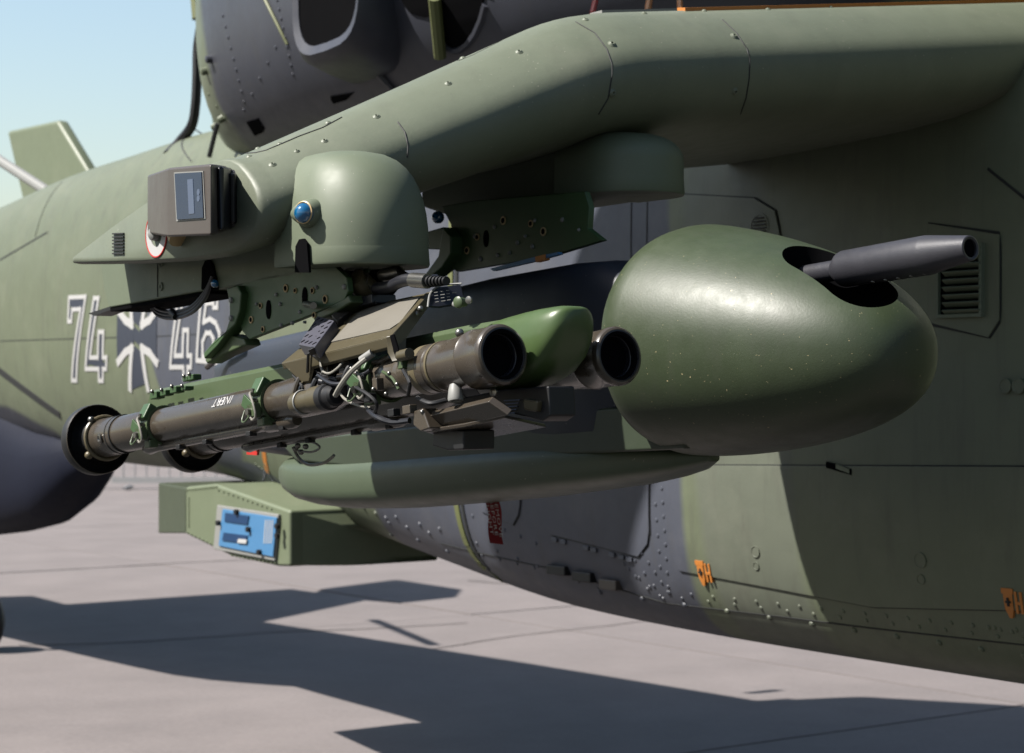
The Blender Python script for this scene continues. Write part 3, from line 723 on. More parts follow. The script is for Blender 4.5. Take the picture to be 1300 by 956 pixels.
lg = MB().prism([on(a, b_, 1.785) for a, b_ in ((287, 366), (301, 362), (306, 372), (304, 395), (298, 412), (290, 420), (275, 440), (259, 456), (258, 448), (272, 432), (286, 421), (291, 405), (291, 385))], (0, .03, 0)).build('bracket_leg', M['brkt'], br1, bevel=.003)
for px, py in ((294, 381), (294, 404)):
    p = on(px, py, 1.785); MB().lathe(p, (0, -1, 0), [(0, .006), (.004, .005), (.005, .002)], 12).build('fastener', M['frame'], br1)
MB().prism([on(a, b_, 1.80) for a, b_ in ((259, 456), (290, 424), (309, 430), (312, 438), (280, 452), (262, 462))], (0, .035, 0)).build('bracket_foot', M['launch'], br1, bevel=.004)
MB().prism([on(a, b_, 1.80) for a, b_ in ((397, 399), (437, 378), (442, 374), (446, 384), (420, 400), (398, 408))], (0, .06, 0)).build('bracket_foot', M['launch'], br1, bevel=.004)
bracket([(303, 362), (405, 336), (440, 340), (500, 345), (470, 372), (397, 399), (316, 431), (302, 400)], 1.93, .012, [], 'pylon_bracket')
# diagonal braces behind the front fairing
for a, b_ in (((432, 340), (452, 372)), ((452, 372), (468, 338)), ((455, 342), (445, 400)), ((440, 350), (452, 395))):
    MB().tube([on(a[0], a[1], 1.87), on(b_[0], b_[1], 1.87)], .006, 8, 1).build('brace', M['brkt'], heli)
MB().prism([on(a, b_, 1.90) for a, b_ in ((425, 338), (484, 332), (484, 358), (470, 375), (450, 380), (435, 372))], (0, .05, 0)).build('ejector_block', M['hole'], heli, bevel=.004)
h2 = [(639, 280, .009, 'o'), (674, 284, .0075, 'o'), (679, 280, .0045, 'f'), (690, 294, .009, 'o'), (714, 279, .0055, 'f'), (628, 288, .005, 'f'), (603, 300, .0055, 'f'), (606, 301, .0075, 'o'), (593, 318, .008, 'o'), (610, 329, .006, 'f'), (657, 308, .0055, 'f'), (667, 300, .0038, 'f'), (676, 313, .0055, 'f'), (632, 324, .005, 'f'), (647, 321, .005, 'f'), (617, 303, .016, 'h'), (568, 316, .006, 'f'), (735, 292, .004, 'f')]
br2 = bracket([(560, 262), (600, 255), (742, 243), (748, 262), (746, 290), (765, 305), (700, 325), (640, 335), (580, 345), (566, 338), (575, 310), (572, 285)], 2.40, .014, h2, 'pylon_bracket')
MB().prism([on(a, b_, 2.37) for a, b_ in ((562, 288), (572, 300), (572, 322), (560, 340), (545, 352), (538, 350), (556, 325))], (0, .04, 0)).build('bracket_leg', M['brkt'], br2, bevel=.003)
MB().prism([on(a, b_, 2.38) for a, b_ in ((535, 296), (562, 288), (562, 317), (537, 316))], (0, .12, 0)).build('cable_box', M['brkt'], br2, bevel=.003)
bracket([(575, 262), (742, 243), (748, 262), (746, 290), (765, 305), (580, 345)], 2.56, .014, [], 'pylon_bracket')
MB().ball(on(556, 276, 2.40), .014, 8).build('blue_plug', M['bluelens'], heli)
# dangling black cables below the outer pylon
for dz in (0, 4, 8):
    MB().tube([on(186, 376+dz*.4, 1.86), on(200, 392+dz, 1.84), on(222, 396+dz, 1.82), on(245, 388+dz, 1.80), on(262, 368+dz, 1.79), on(270, 350, 1.785)], .0038, 8, 6).build('cable', M['blackp'], b1)
MB().ball(on(273, 360, 1.76), .008, 8).build('cable_clip', M['bluelens'], b1)
MB().cyl(on(218, 396, 1.815), on(224, 402, 1.815), .008).build('cable_clip', M['black'], b1)
# --- navigation light on the fairing
fb_ = bvh_of(py1); h, nn = hit(fb_, 394, 271)
h = h or on(394, 271, 1.79); nn = Vector((.45, -1, 0)).normalized() if nn is None else nn
mb = MB(); rings = []
ax = Vector((.35, -1, .0)).normalized(); ux = Vector((0, 0, 1)).cross(ax).normalized()
for (t, k) in ((-.03, 1.15), (.0, 1.1), (.012, .95), (.020, .75), (.022, .6)):
    ring = []
    for j in range(32):
        a = 2*pi*j/32; el = 1 + .55*max(0, cos(a))**3 + .15*max(0, sin(a))**2
        ring.append(h + ax*t - ux*cos(a)*.0235*k*el*(-1 if ux.dot(R_) < 0 else 1) + Vector((0, 0, 1))*sin(a)*.0235*k)
    rings.append(ring)
mb.loft(rings); nav = mb.build('navigation_light', M['pylon'], heli, angle=60)
MB().ball(h + ax*.022 + Vector((0, 0, -.001)) + R_*.004, .0175, 14, (1, 1, 1)).build('lens', M['bluelens'], nav)
MB().tube([h + ax*.024 + R_*.004 + (ux*cos(a) + Vector((0, 0, 1))*sin(a))*.0182 for a in [2*pi*k/24 for k in range(25)]], .0016, 6, 1).build('lens_ring', M['gold'], nav)
# --- sensor box on the wing tip
def pt(px, py, Y): return on(px, py, Y)
top = [pt(187, 222, 1.665), pt(213, 213, 1.575), pt(268, 208, 1.575), pt(275, 208.5, 1.60), pt(297, 212, 1.72)]
z_t = sum(p.z for p in top)/len(top)
bot_z = {0: pt(190, 296, 1.665).z, 1: pt(214, 301, 1.575).z, 2: pt(268, 299, 1.575).z, 3: pt(275, 298, 1.6).z, 4: pt(297, 290, 1.72).z}
bot = [Vector((p.x, p.y, bot_z[i])) for i, p in enumerate(top)]
back_t = [Vector((top[4].x-.0, 1.745, top[4].z)), Vector((top[0].x, 1.745, top[0].z))]
back_b = [Vector((back_t[0].x, 1.745, bot[4].z)), Vector((back_t[1].x, 1.745, bot[0].z))]
mb = MB(); mb.loft([bot + back_b, top + back_t]); sb = mb.build('sensor_box', M['box'], heli, bevel=.005, seg=3)
MB().prism([on(a, b_, 1.5755) for a, b_ in ((222, 219), (259, 217), (262, 278), (225, 281))], (0, -.002, 0)).build('window_rim', M['frame'], sb)
MB().prism([on(a, b_, 1.5745) for a, b_ in ((223.5, 220.5), (257.5, 218.5), (260, 276.5), (226.5, 279))], (0, -.003, 0)).build('window', M['screen'], sb)
MB().prism([on(a, b_, 1.5715) for a, b_ in ((238, 228), (245, 227), (247, 271), (240, 272))], (0, -.0006, 0)).build('window_label', mat('label_blue_grey', (.13, .17, .26), .4), sb)
for px, py in ((252, 244), (252, 252)):
    p = on(px, py, 1.5715); MB().cyl(p, p - Vector((0, .0006, 0)), .0055, n=20).build('window_label', bpy.data.materials['label_blue_grey'], sb)
fwd = (top[4] - top[3]).normalized(); fn = fwd.cross(Vector((0, 0, 1))); fn = fn if fn.x > 0 else -fn
cen = (top[3] + top[4] + bot[3] + bot[4])/4
Rf = rot_frame(fwd, (0, 0, 1))
MB().box(cen + fn*.006, ((top[4]-top[3]).length*.96, .012, (top[3].z-bot[3].z)*.90), Rf).build('mounting_plate', M['blackp'], sb, bevel=.006, seg=3)
MB().box(cen + fn*.016, ((top[4]-top[3]).length*.30, .012, (top[3].z-bot[3].z)*.74), Rf).build('mounting_rail', M['black'], sb, bevel=.005)
for dzz in (.042, -.042):
    MB().cyl(cen + fn*.012 + Vector((0, 0, dzz)), cen + fn*.024 + Vector((0, 0, dzz)), .009).build('knob', M['blackp'], sb)
    MB().ball(cen + fn*.024 + Vector((0, 0, dzz)) + fwd*.01, .004, 6).build('screw', M['steel'], sb)
MB().box(cen + fn*.024 + Vector((0, 0, -.022)), (.008, .002, .018), Rf).build('tag', M['white'], sb)
MB().cyl(on(225, 296, 1.66), on(228, 304, 1.66), .02).build('connector', M['gold'], sb)
# white ring painted round the lamp behind the box, and the small vents at the tip's rear
rg = MB(); cc = on(199, 297, 1.6695)
for j in range(40):
    a0, a1 = 2*pi*j/40, 2*pi*(j+1)/40
    rg.add([cc + Vector((cos(a)*rr, yy, sin(a)*rr)) for yy in (0, -.0015) for a in (a0, a1) for rr in (.024, .042)], [(0,1,3,2),(4,6,7,5),(0,4,5,1),(2,3,7,6),(1,5,7,3),(0,2,6,4)])
rg.build('ring_mark', M['white'], wing)
rg2 = MB(); rg2.tube([cc + Vector((cos(a)*.0435, -.0005, sin(a)*.0435)) for a in [2*pi*k/40 for k in range(41)]], .002, 6, 1); rg2.build('ring_mark', M['redb'], wing)
MB().lathe(cc, (0, -1, 0), [(0, .014), (.012, .012), (.016, .006)], 18).build('lamp', M['frame'], wing)
for k in range(7):
    MB().prism([on(a, b_, 1.6695) for a, b_ in ((144, 296+k*4.2), (158, 295.5+k*4.2), (158, 297.3+k*4.2), (144, 297.8+k*4.2))], (0, -.003, 0)).build('static_fin', M['seam'], wing)

# ------------------------------------------------------------------ missile tubes and launcher
PIT = math.atan2(.165, 1.5)
AX = Vector((cos(PIT), 0, sin(PIT)))                 # forward along the tube
UPT = Vector((-sin(PIT), 0, cos(PIT)))
T0 = Vector((-2.412, 1.737, 1.597))
def tp(s, y=0, z=0, base=T0): return base - AX*s + Vector((0, y, 0)) + UPT*z
FLD = rot_frame(AX, UPT)
def make_tube():
    root = thing('missile_tube', 'olive brown missile tube marked INERT, outer of the pair under the wing tip', 'missile tube', tuple(T0 - AX*.75))
    b = MB(); b.lathe(T0, -AX, [(.03, .030), (.029, .036), (.004, .0365), (0, .0400), (0, .0415), (.002, .0445), (.006, .0465), (.012, .0465), (.014, .0455), (.060, .0445), (.064, .0462), (.070, .0445), (.12, .0395), (.135, .0385), (.14, .040), (.148, .040), (.152, .0375),
        (.166, .0375), (.168, .039), (.186, .039), (.188, .0370), (.20, .0365), (.202, .0355), (.24, .035), (.245, .0335), (.252, .0350), (.262, .0335), (.30, .033), (.34, .033), (.36, .028), (.46, .028), (.48, .031), (.495, .0355), (.60, .0365), (.64, .0345), (.66, .0335), (1.16, .0335), (1.18, .035), (1.185, .0365), (1.30, .037), (1.32, .0385), (1.40, .040), (1.42, .041)], 48, True, True)
    tube_ = b.build('tube_body', M['tube'], root, angle=28)
    b = MB(); b.lathe(tp(.0005), -AX, [(-.0005, .0405), (-.001, .0385), (.004, .0365), (.010, .0345), (.012, .0325), (.0135, .0315), (.06, .030)], 48, False, False); b.build('muzzle_ring', M['blackp'], root, angle=28)
    MB().lathe(tp(.0025), -AX, [(0, .0405), (.0, .033), (.02, .032), (.022, .002)], 48, False, False).build('muzzle_bore', M['hole'], root)
    b = MB(); b.lathe(tp(.185), -AX, [(0, .0372), (.001, .0394), (.018, .0394), (.019, .0372)], 40); b.build('tan_band', M['tubeband'], root)
    b = MB(); b.lathe(tp(.150), -AX, [(0, .0376), (.001, .0405), (.006, .0405), (.007, .0376)], 40); b.build('tan_band', M['tubeband'], root)
    b = MB(); b.lathe(tp(.35), -AX, [(0, .029), (.002, .031), (.03, .031), (.032, .029), (.045, .029), (.047, .0305), (.075, .0305), (.077, .029)], 32); b.build('seeker_sleeve', M['blackp'], root)
    # rear funnel: hollow cone with lip
    b = MB(); b.lathe(tp(1.40), -AX, [(0, .036), (.03, .042), (.050, .046), (.056, .052), (.052, .060), (.040, .068), (.034, .0705), (.036, .072), (.060, .073), (.066, .071), (.080, .050), (.085, .03)], 56, True, True); b.build('rear_funnel', M['black'], root, angle=40)
    MB().tube([tp(1.435, cos(a)*.0712, sin(a)*.0712) for a in [2*pi*k/40 for k in range(41)]], .0014, 6, 1).build('funnel_lip', M['tube'], root)
    b = MB(); b.tube([tp(1.405, cos(a)*.044, sin(a)*.044) for a in [2*pi*k/30 for k in range(31)]], .0042, 8, 1); b.build('clamp_ring', M['tubeband'], root)
    MB().ball(tp(1.415, -.034, -.034), .0085, 8).build('clamp_screw', M['tubeband'], root); MB().ball(tp(1.405, -.03, .038), .007, 8).build('clamp_screw', M['steel'], root)
    # fill port
    b = MB(); a = radians(200); c = tp(1.345, -.039, -.006); b.lathe(c, (-.1, -1, -.1), [(0, .010), (.003, .010), (.004, .006), (.001, .005), (.001, .001)], 20); b.build('fill_port', M['steel'], root)
    for s_ in (1.325, 1.305):
        b = MB(); b.lathe(tp(s_), -AX, [(0, .0395), (.004, .0395)], 40); b.build('joint_line', M['seam'], root)
    # little drain nozzle under the front bell
    b = MB(); c = tp(.10, -.022, -.034); b.lathe(c, Vector((.25, -.1, -1)), [(0, .008), (.008, .0105), (.022, .0125), (.026, .0115), (.026, .008), (.02, .006)], 20); b.build('drain_nozzle', M['frame'], root)
    # sight bump
    b = MB(); b.ball(tp(.085, -.018, .043), .007, 8); b.build('alignment_pin', M['steel'], root)
    # coolant cylinder beside the tube
    cc = tp(.44, -.047, -.018)
    b = MB(); b.lathe(cc, -AX, [(-.03, .012), (-.028, .017), (-.002, .0195), (0, .022), (.035, .022), (.037, .0185), (.095, .0185), (.10, .0165), (.104, .013)], 28); b.build('coolant_cylinder', M['cover'], root)
    b = MB(); b.lathe(cc, AX, [(-.004, .0225), (.012, .0225), (.014, .019), (.03, .018), (.034, .014), (.034, .006)], 28); b.build('cylinder_cap', M['black'], root)
    MB().tube([cc - AX*.075 + Vector((0, cos(a)*.0195, 0)) + UPT*sin(a)*.0195 for a in [2*pi*k/24 for k in range(25)]], .002, 6, 1).build('band', M['frame'], root)
    b = MB(); b.lathe(tp(.62, -.0, -.038), -AX, [(0, .010), (.01, .014), (.10, .014), (.11, .010), (.55, .010), (.58, .013), (.60, .008)], 16); b.build('under_rail', M['tube'], root)
    for s_, rr in ((.66, .007), (.78, .005), (.95, .006), (1.06, .007)):
        MB().box(tp(s_, -.004, -.048), (.016, .016, .010), FLD).build('rail_lug', M['black'], root, bevel=.002)
    return root
t1 = make_tube()
def clamp(s, root, big=True):
    """green strap clamp with latch, wing nut and safety wire"""
    b = MB()
    for k in range(2):
        pass
    pts = []
    R0, R1 = .0345, .0395
    ringo = [[tp(s - .016, 0, 0) + Vector((0, cos(a)*r, 0)) + UPT*sin(a)*r for a in [2*pi*j/36 for j in range(36)]] for r in (R0, R1)]
    ringi = [[p - AX*.032 for p in rr_] for rr_ in ringo]
    b.loft([ringo[0], ringo[1], ringi[1], ringi[0]], False, False); c = b.build('clamp_strap', M['launch'], root)
    MB().box(tp(s, -.030, .026), (.030, .018, .034), FLD @ Matrix.Rotation(radians(-30), 3, 'X')).build('latch_plate', M['brkt'], root, bevel=.003)
    MB().box(tp(s, -.044, -.014), (.026, .016, .026), FLD).build('latch_block', M['launch'], root, bevel=.003)
    MB().box(tp(s+.012, -.050, -.002), (.034, .004, .022), FLD @ Matrix.Rotation(radians(32), 3, 'Y')).build('latch_lever', M['brkt'], root, bevel=.001)
    MB().box(tp(s-.004, -.026, -.035), (.024, .02, .016), FLD).build('latch_block', M['launch'], root, bevel=.003)
    for (dx, dy, dz, r) in ((.0, -.043, .020, .0045), (-.004, -.046, .002, .0048), (.002, -.054, -.016, .006)):
        MB().cyl(tp(s+dx, dy+.006, dz), tp(s+dx, dy-.004, dz), r).build('clamp_bolt', M['steel'], root)
    MB().tube([tp(s+.004, -.047, .018), tp(s-.010, -.056, .012), tp(s-.024, -.058, -.006), tp(s-.026, -.056, -.026), tp(s-.012, -.055, -.032), tp(s, -.052, -.026)], .0021, 8, 6).build('safety_wire', M['wire'], root)
    MB().tube([tp(s+.022, -.050, -.012), tp(s+.020, -.058, -.030), tp(s+.004, -.062, -.034), tp(s-.006, -.058, -.026)], .0016, 8, 6).build('wire_bail', M['launch'], root)
launch = thing('missile_launcher', 'green twin missile launcher rail with clamps and brown slanted cover hanging from the outer pylon', 'launcher', tuple(tp(.6, .105, .1)))
for s_ in (1.145, .692): clamp(s_, launch)
# front clamp with its big loop cable
clamp(.335, launch)
MB().tube([tp(.30, -.052, .030), tp(.325, -.066, .012), tp(.35, -.072, -.008), tp(.372, -.070, -.022)], .0045, 8, 6).build('safety_wire', M['wire'], launch)
MB().cyl(tp(.292, -.045, .038), tp(.312, -.054, .028), .007).build('wire_ferrule', M['frame'], launch)
# rail beam
rl = MB(); prof = [(-.028, -.01), (-.028, .052), (-.020, .060), (.050, .060), (.056, .052), (.056, -.01)]
rl.loft([[tp(s_, .098 + a, .012 + b_*k + max(0, s_-.7)*.03) for a, b_ in prof] for s_, k in ((1.36, .35), (1.335, 1.0), (.20, 1.0), (.05, .9))]); rail = rl.build('rail_beam', M['launch'], launch, angle=30, bevel=.002)
for s_ in (.742, .718, .85, 1.02):
    p = tp(s_, .069, .040); MB().lathe(p, (0, -1, 0), [(0, .006), (.004, .0055), (.006, .003)], 12).build('bolt', M['launch'], rail)
# rear latch hardware on the rail
for (px, py, Y, sz) in ((200, 497, 1.78, .02), (212, 494, 1.78, .016), (225, 490, 1.78, .018), (238, 488, 1.78, .012), (247, 474, 1.84, .016), (240, 476, 1.84, .014)):
    p = on(px, py + 5, Y); MB().box(p, (sz*1.5, .02, sz*.7), FLD).build('latch_block', M['brkt'], rail, bevel=.002)
    MB().ball(p + Vector((0, -.012, sz*.4)), .004, 6).build('bolt', M['steel'], rail)
# electronics fairing between the tubes (long green nose)
nb = MB(); rings = []
y0f = T0.y + .105
FS = [ # s aft of tube front, half width, z top, z bottom
    (-.052, .006, .062, .052), (-.050, .022, .066, .040), (-.044, .034, .0685, .026), (-.030, .043, .071, .006), (-.010, .049, .072, -.014), (.015, .052, .073, -.030), (.05, .053, .073, -.040), (.09, .053, .072, -.044), (.14, .050, .070, -.040), (.20, .043, .066, -.03), (.26, .034, .060, -.02), (.34, .026, .050, -.01)]
for s_, hw, zt, zb in FS:
    ring = []
    for j in range(36):
        a = 2*pi*j/36; e = .62
        yy = math.copysign(abs(cos(a))**e, cos(a))*hw; zz = math.copysign(abs(sin(a))**e, sin(a))
        tz = (zt+zb)/2 + zz*(zt-zb)/2
        if zz > 0: yy *= 1 - .10*zz
        ring.append(tp(s_, .105 + yy, tz))
    rings.append(ring)
nb.loft(rings); nb.build('electronics_fairing', M['fair'], launch, angle=60)
# slanted brown cover: lower outboard edge to upper inboard edge
def quad(pts, th, name, m_, parent=launch, bevel=.0015):
    P_ = [on(*p) for p in pts]; n = (P_[1]-P_[0]).cross(P_[2]-P_[0]).normalized()
    if n.dot(CAMP - P_[0]) < 0: n = -n
    return MB().loft([P_, [p - n*th for p in P_]]).build(name, M[m_], parent, bevel=bevel), n
cov, cn = quad([(357, 461, 1.690), (394, 452, 1.688), (498, 426, 1.688), (546, 371, 1.86), (444, 392, 1.86), (432, 400, 1.852)], .012, 'slanted_cover', 'cover')
ca, cb2, cc2, cd = (on(*q) for q in ((394, 452, 1.688), (498, 426, 1.688), (546, 371, 1.86), (444, 392, 1.86)))
bil = lambda u, v: ca*(1-u)*(1-v) + cb2*u*(1-v) + cc2*u*v + cd*(1-u)*v
SH = [bil(.17, .20), bil(.90, .17), bil(.965, .30), bil(.93, .90), bil(.30, .90), bil(.20, .80)]
cnn = (cb2-ca).cross(cd-ca).normalized(); cnn = cnn if cnn.dot(CAMP-ca) > 0 else -cnn
MB().loft([[p + cnn*.0022 for p in SH], [p - cnn*.004 for p in SH]]).build('grey_sheet', M['plate'], cov)
quad([(357, 461, 1.689), (394, 453, 1.687), (496, 427, 1.687), (496, 440, 1.69), (396, 466, 1.69), (392, 484, 1.70), (383, 485, 1.70)], .006, 'cover_lip', 'cover', cov)
quad([(383, 487, 1.70), (396, 468, 1.695), (378, 462, 1.72), (362, 466, 1.71)], .008, 'cover_foot', 'cover', cov)
quad([(497, 426, 1.686), (547, 370, 1.858), (549, 384, 1.858), (528, 412, 1.78), (516, 430, 1.72), (515, 456, 1.70), (505, 458, 1.69), (500, 446, 1.69)], .010, 'end_bracket', 'cover', cov)
quad([(494, 426, 1.682), (499, 424, 1.682), (507, 450, 1.684), (502, 456, 1.684)], .004, 'end_bracket_lip', 'hole', cov)
MB().cyl(on(508, 452, 1.69), on(520, 449, 1.69), .009).build('pivot', M['cover'], cov)
for px, py in ((528, 399), (534, 392)):
    MB().ball(on(px, py, 1.79), .0055, 8).build('bolt', M['steel'], cov)
# perforated black block on the cover
A0, A1, A2, A3 = on(379, 437, 1.688), on(399, 441, 1.660), on(424, 407, 1.762), on(403, 401, 1.790)
bn = (A1-A0).cross(A3-A0).normalized(); bn = bn if bn.dot(CAMP-A0) > 0 else -bn
pb = MB().loft([[p + bn*.0 for p in (A0, A1, A2, A3)], [p - bn*.022 for p in (A0, A1, A2, A3)]]).build('perforated_block', M['block'], launch, bevel=.0015)
for i in range(4):
    for j in range(5):
        u, v = (i+.6)/4.2, (j+.6)/5.2
        p = A0*(1-u)*(1-v) + A1*u*(1-v) + A2*u*v + A3*(1-u)*v
        MB().lathe(p - bn*.002, bn, [(0, .0046), (.0026, .0046)], 8).build('vent_hole', M['hole'], pb)
quad([(399, 441, 1.660), (424, 407, 1.762), (427, 417, 1.762), (402, 449, 1.672)], .012, 'block_side', 'blackp', launch)
quad([(421, 399, 1.79), (446, 380, 1.86), (456, 386, 1.86), (428, 408, 1.78)], .012, 'grey_block', 'box', launch)
quad([(389, 449, 1.66), (392, 449, 1.66), (391, 474, 1.69), (388, 474, 1.69)], .004, 'hanger_strap', 'black', launch)
quad([(394, 449, 1.665), (396, 449, 1.665), (394, 476, 1.69), (392, 476, 1.69)], .003, 'hanger_strap', 'cover', launch)
MB().tube([on(407, 458, 1.69), on(409, 470, 1.685), (on(418, 474, 1.685)), on(428, 468, 1.69), on(436, 460, 1.70), on(442, 459, 1.71)], .0022, 8, 6).build('safety_wire', M['wire'], launch)
# connector and cables on top
MB().lathe(on(470, 372, 1.86), (.1, -.5, .35), [(0, .022), (.03, .022), (.035, .019), (.045, .019), (.046, .014)], 20).build('cable_connector', M['cover'], launch)
MB().box(on(474, 383, 1.85), (.07, .05, .016), FLD).build('connector_base', M['blackp'], launch, bevel=.002)
MB().tube([on(478, 366, 1.84), on(494, 364, 1.83), on(510, 357, 1.82), on(524, 355, 1.82), on(540, 357, 1.82), on(554, 356, 1.84)], .0105, 12, 6).build('cable', M['blackp'], launch)
MB().cyl(on(524, 355.5, 1.818), on(543, 357, 1.818), .0125).build('cable_sleeve', M['steel'], launch)
for k in range(6): MB().cyl(on(545+k*4, 357.2-k*.1, 1.82+k*.002), on(547+k*4, 357.2-k*.1, 1.82+k*.002), .0095-.0004*k).build('cable_boot_rib', M['black'], launch)
MB().lathe(on(482, 350, 1.86), (.9, .3, .1), [(0, .008), (.01, .012), (.04, .012), (.05, .008)], 16).build('hose_fitting', M['steel'], launch)
MB().tube([on(500, 336, 1.88), on(508, 345, 1.87), on(520, 352, 1.86), on(530, 356, 1.85)], .006, 8, 6).build('cable', M['black'], launch)
for a, b_ in (((457, 334), (468, 366)), ((469, 336), (466, 362)), ((468, 362), (478, 386))):
    MB().tube([on(*a, 1.84), on(*b_, 1.83)], .0007, 5, 1).build('lock_wire', M['steel'], launch)
# curved black data plate with lettering
dp, dn = quad([(544, 388, 1.80), (546, 372, 1.82), (556, 364, 1.84), (585, 361, 1.88), (589, 378, 1.88), (576, 386, 1.86), (558, 389, 1.82)], .004, 'data_plate', 'blackp', launch)
MB().tube([on(543, 390, 1.795), on(546, 373, 1.815), on(556, 364, 1.835), on(570, 361, 1.855), (on(586, 360, 1.87))], .0016, 6, 6).build('plate_edge', M['frame'], launch)
for k in range(4):
    for j in range(3 + (k % 2)):
        x = 551 + j*7.5 + k*.5; y = 371.5 + k*4 - j*1.2; dd = 1.822 + j*.010
        MB().prism([on(x, y, dd-.004), on(x+4.5+(j*k % 2), y-.7, dd-.002), on(x+4.5+(j*k % 2), y-.2, dd-.002), on(x, y+.5, dd-.004)], dn*.0006).build('lettering', M['frame'], launch)
MB().lathe(on(590, 384, 1.80), (.3, -1, 0), [(0, .007), (.018, .009), (.020, .006)], 16).build('green_knob', M['launch'], launch)
MB().lathe(on(596, 381, 1.775), (.3, -1, 0), [(0, .006), (.003, .006), (.004, .003)], 14).build('knob_centre', M['steel'], launch)
MB().cyl(on(577, 386, 1.79), on(584, 388, 1.79), .005).build('screw', M['frame'], launch)
# clutter between tube and cover: dark pump block, hoses
MB().box(tp(.42, .0, .040), (.16, .05, .03), FLD).build('wiring_box', M['black'], launch, bevel=.004)
MB().box(tp(.55, .02, .044), (.14, .05, .02), FLD).build('wiring_box', M['black'], launch, bevel=.004)
for s_, c_z, m_ in ((.37, .034, 'black'), (.47, .030, 'black'), (.53, .036, 'tube')):
    MB().tube([tp(s_, -.010, c_z), tp(s_+.01, -.034, c_z-.008), tp(s_+.02, -.043, .0), tp(s_+.03, -.036, -.022)], .005, 8, 5).build('hose', M[m_], launch)
for k in range(6):
    MB().cyl(tp(.36+k*.02, -.034, .012-.004*(k % 2)), tp(.37+k*.02, -.040, .012), .006).build('fitting', M['blackp'] if k % 2 else M['tube'], launch)
for pl, r_, m_ in (([(398, 466, 1.70), (412, 478, 1.70), (430, 480, 1.70), (452, 472, 1.70)], .003, 'black'), ([(404, 476, 1.69), (422, 487, 1.68), (446, 484, 1.69), (470, 470, 1.70)], .0035, 'blackp'),
        ([(440, 470, 1.71), (456, 462, 1.71), (478, 460, 1.71), (496, 452, 1.71)], .0045, 'tube'), ([(452, 492, 1.68), (466, 500, 1.675), (478, 512, 1.68), (476, 524, 1.69)], .003, 'black'),
        ([(430, 492, 1.70), (436, 505, 1.69), (452, 514, 1.69), (470, 518, 1.70)], .0022, 'wire'), ([(512, 470, 1.69), (520, 486, 1.68), (518, 502, 1.69)], .003, 'black'),
        ([(468, 520, 1.70), (480, 530, 1.69), (498, 536, 1.70), (520, 534, 1.71)], .005, 'blackp'), ([(486, 472, 1.70), (498, 480, 1.69), (506, 494, 1.69)], .0025, 'launch'),
        ([(372, 476, 1.70), (384, 492, 1.70), (380, 506, 1.70)], .0025, 'black'), ([(530, 505, 1.70), (546, 512, 1.70), (566, 508, 1.72)], .004, 'black')):
    MB().tube([on(*q) for q in pl], r_, 8, 6).build('hose', M[m_], launch)
for px, py, Y, a_, b_, m_ in ((416, 470, 1.71, .022, .014, 'tube'), (438, 474, 1.71, .016, .018, 'black'), (462, 478, 1.70, .020, .012, 'blackp'), (480, 488, 1.69, .014, .020, 'tube'), (470, 505, 1.69, .018, .014, 'black'), (520, 520, 1.70, .022, .014, 'tube'), (500, 524, 1.70, .018, .012, 'black'), (512, 462, 1.70, .014, .016, 'launch')):
    MB().box(on(px, py, Y), (a_, .014, b_), FLD).build('fitting', M[m_], launch, bevel=.0015)
for px, py, Y in ((410, 473, 1.700), (446, 468, 1.700), (474, 494, 1.680), (494, 474, 1.690), (504, 488, 1.680), (490, 500, 1.685), (536, 523, 1.70)):
    MB().ball(on(px, py, Y), .0036, 6).build('bolt', M['steel'], launch)
# lower brown housing and black feet under the tubes
def lowbox(pl, Y, wd, nm, m_): return MB().prism([on(a, b_, Y) for a, b_ in pl], (0, wd, 0)).build(nm, M[m_], launch, bevel=.003)
quad([(540, 545, 1.72), (588, 538, 1.72), (640, 526, 1.74), (692, 538, 1.90), (640, 545, 1.90), (590, 557, 1.86)], .006, 'lower_housing', 'tube', launch)
quad([(536, 530, 1.71), (620, 510, 1.71), (645, 527, 1.73), (590, 540, 1.73), (540, 547, 1.73)], .012, 'lower_housing', 'tube', launch)
lowbox([(550, 545), (588, 546), (588, 571), (568, 572), (548, 566)], 1.74, .06, 'rubber_foot', 'black')
lowbox([(524, 522), (536, 518), (545, 544), (534, 548), (524, 540)], 1.70, .03, 'end_clip', 'tube')
lowbox([(560, 510), (640, 494), (696, 490), (698, 528), (688, 535), (650, 525)], 1.80, .05, 'lower_housing', 'black')
lowbox([(664, 506), (682, 509), (680, 523), (664, 520)], 1.79, .02, 'relay_box', 'cover')
for k in range(5):
    MB().prism([on(640+k*2, 508+k*4, 1.797), on(660-k*1.5, 507+k*4, 1.797), on(660-k*1.5, 508.2+k*4, 1.797), on(640+k*2, 509.2+k*4, 1.797)], (0, -.0008, 0)).build('lettering', mat('label_blue', (.10, .16, .35), .4) if k == 0 else bpy.data.materials['label_blue'], launch)
MB().lathe(on(628, 498, 1.76), (.2, -1, 0), [(0, .007), (.004, .007), (.005, .003)], 14).build('bolt', M['steel'], launch)
MB().cyl(on(706, 512, 1.86), on(722, 515, 1.86), .006).build('safety_pin', M['frame'], launch)
# bright wires under the second tube
MB().tube([on(372, 568, 1.98), on(380, 582, 1.98), on(392, 590, 1.97), (on(410, 588, 1.96)), on(420, 582, 1.96), on(424, 578, 1.96)], .0032, 8, 6).build('safety_wire', M['wire'], launch)
MB().tube([on(355, 566, 1.96), on(375, 562, 1.95), on(395, 561, 1.95), on(406, 568, 1.95), on(395, 574, 1.95), on(378, 572, 1.95)], .0022, 8, 6).build('safety_wire', M['frame'], launch)
for px, py in ((375, 570), (382, 574), (388, 567), (378, 566)): MB().ball(on(px, py, 1.95), .006, 6).build('fitting', M['steel'], launch)
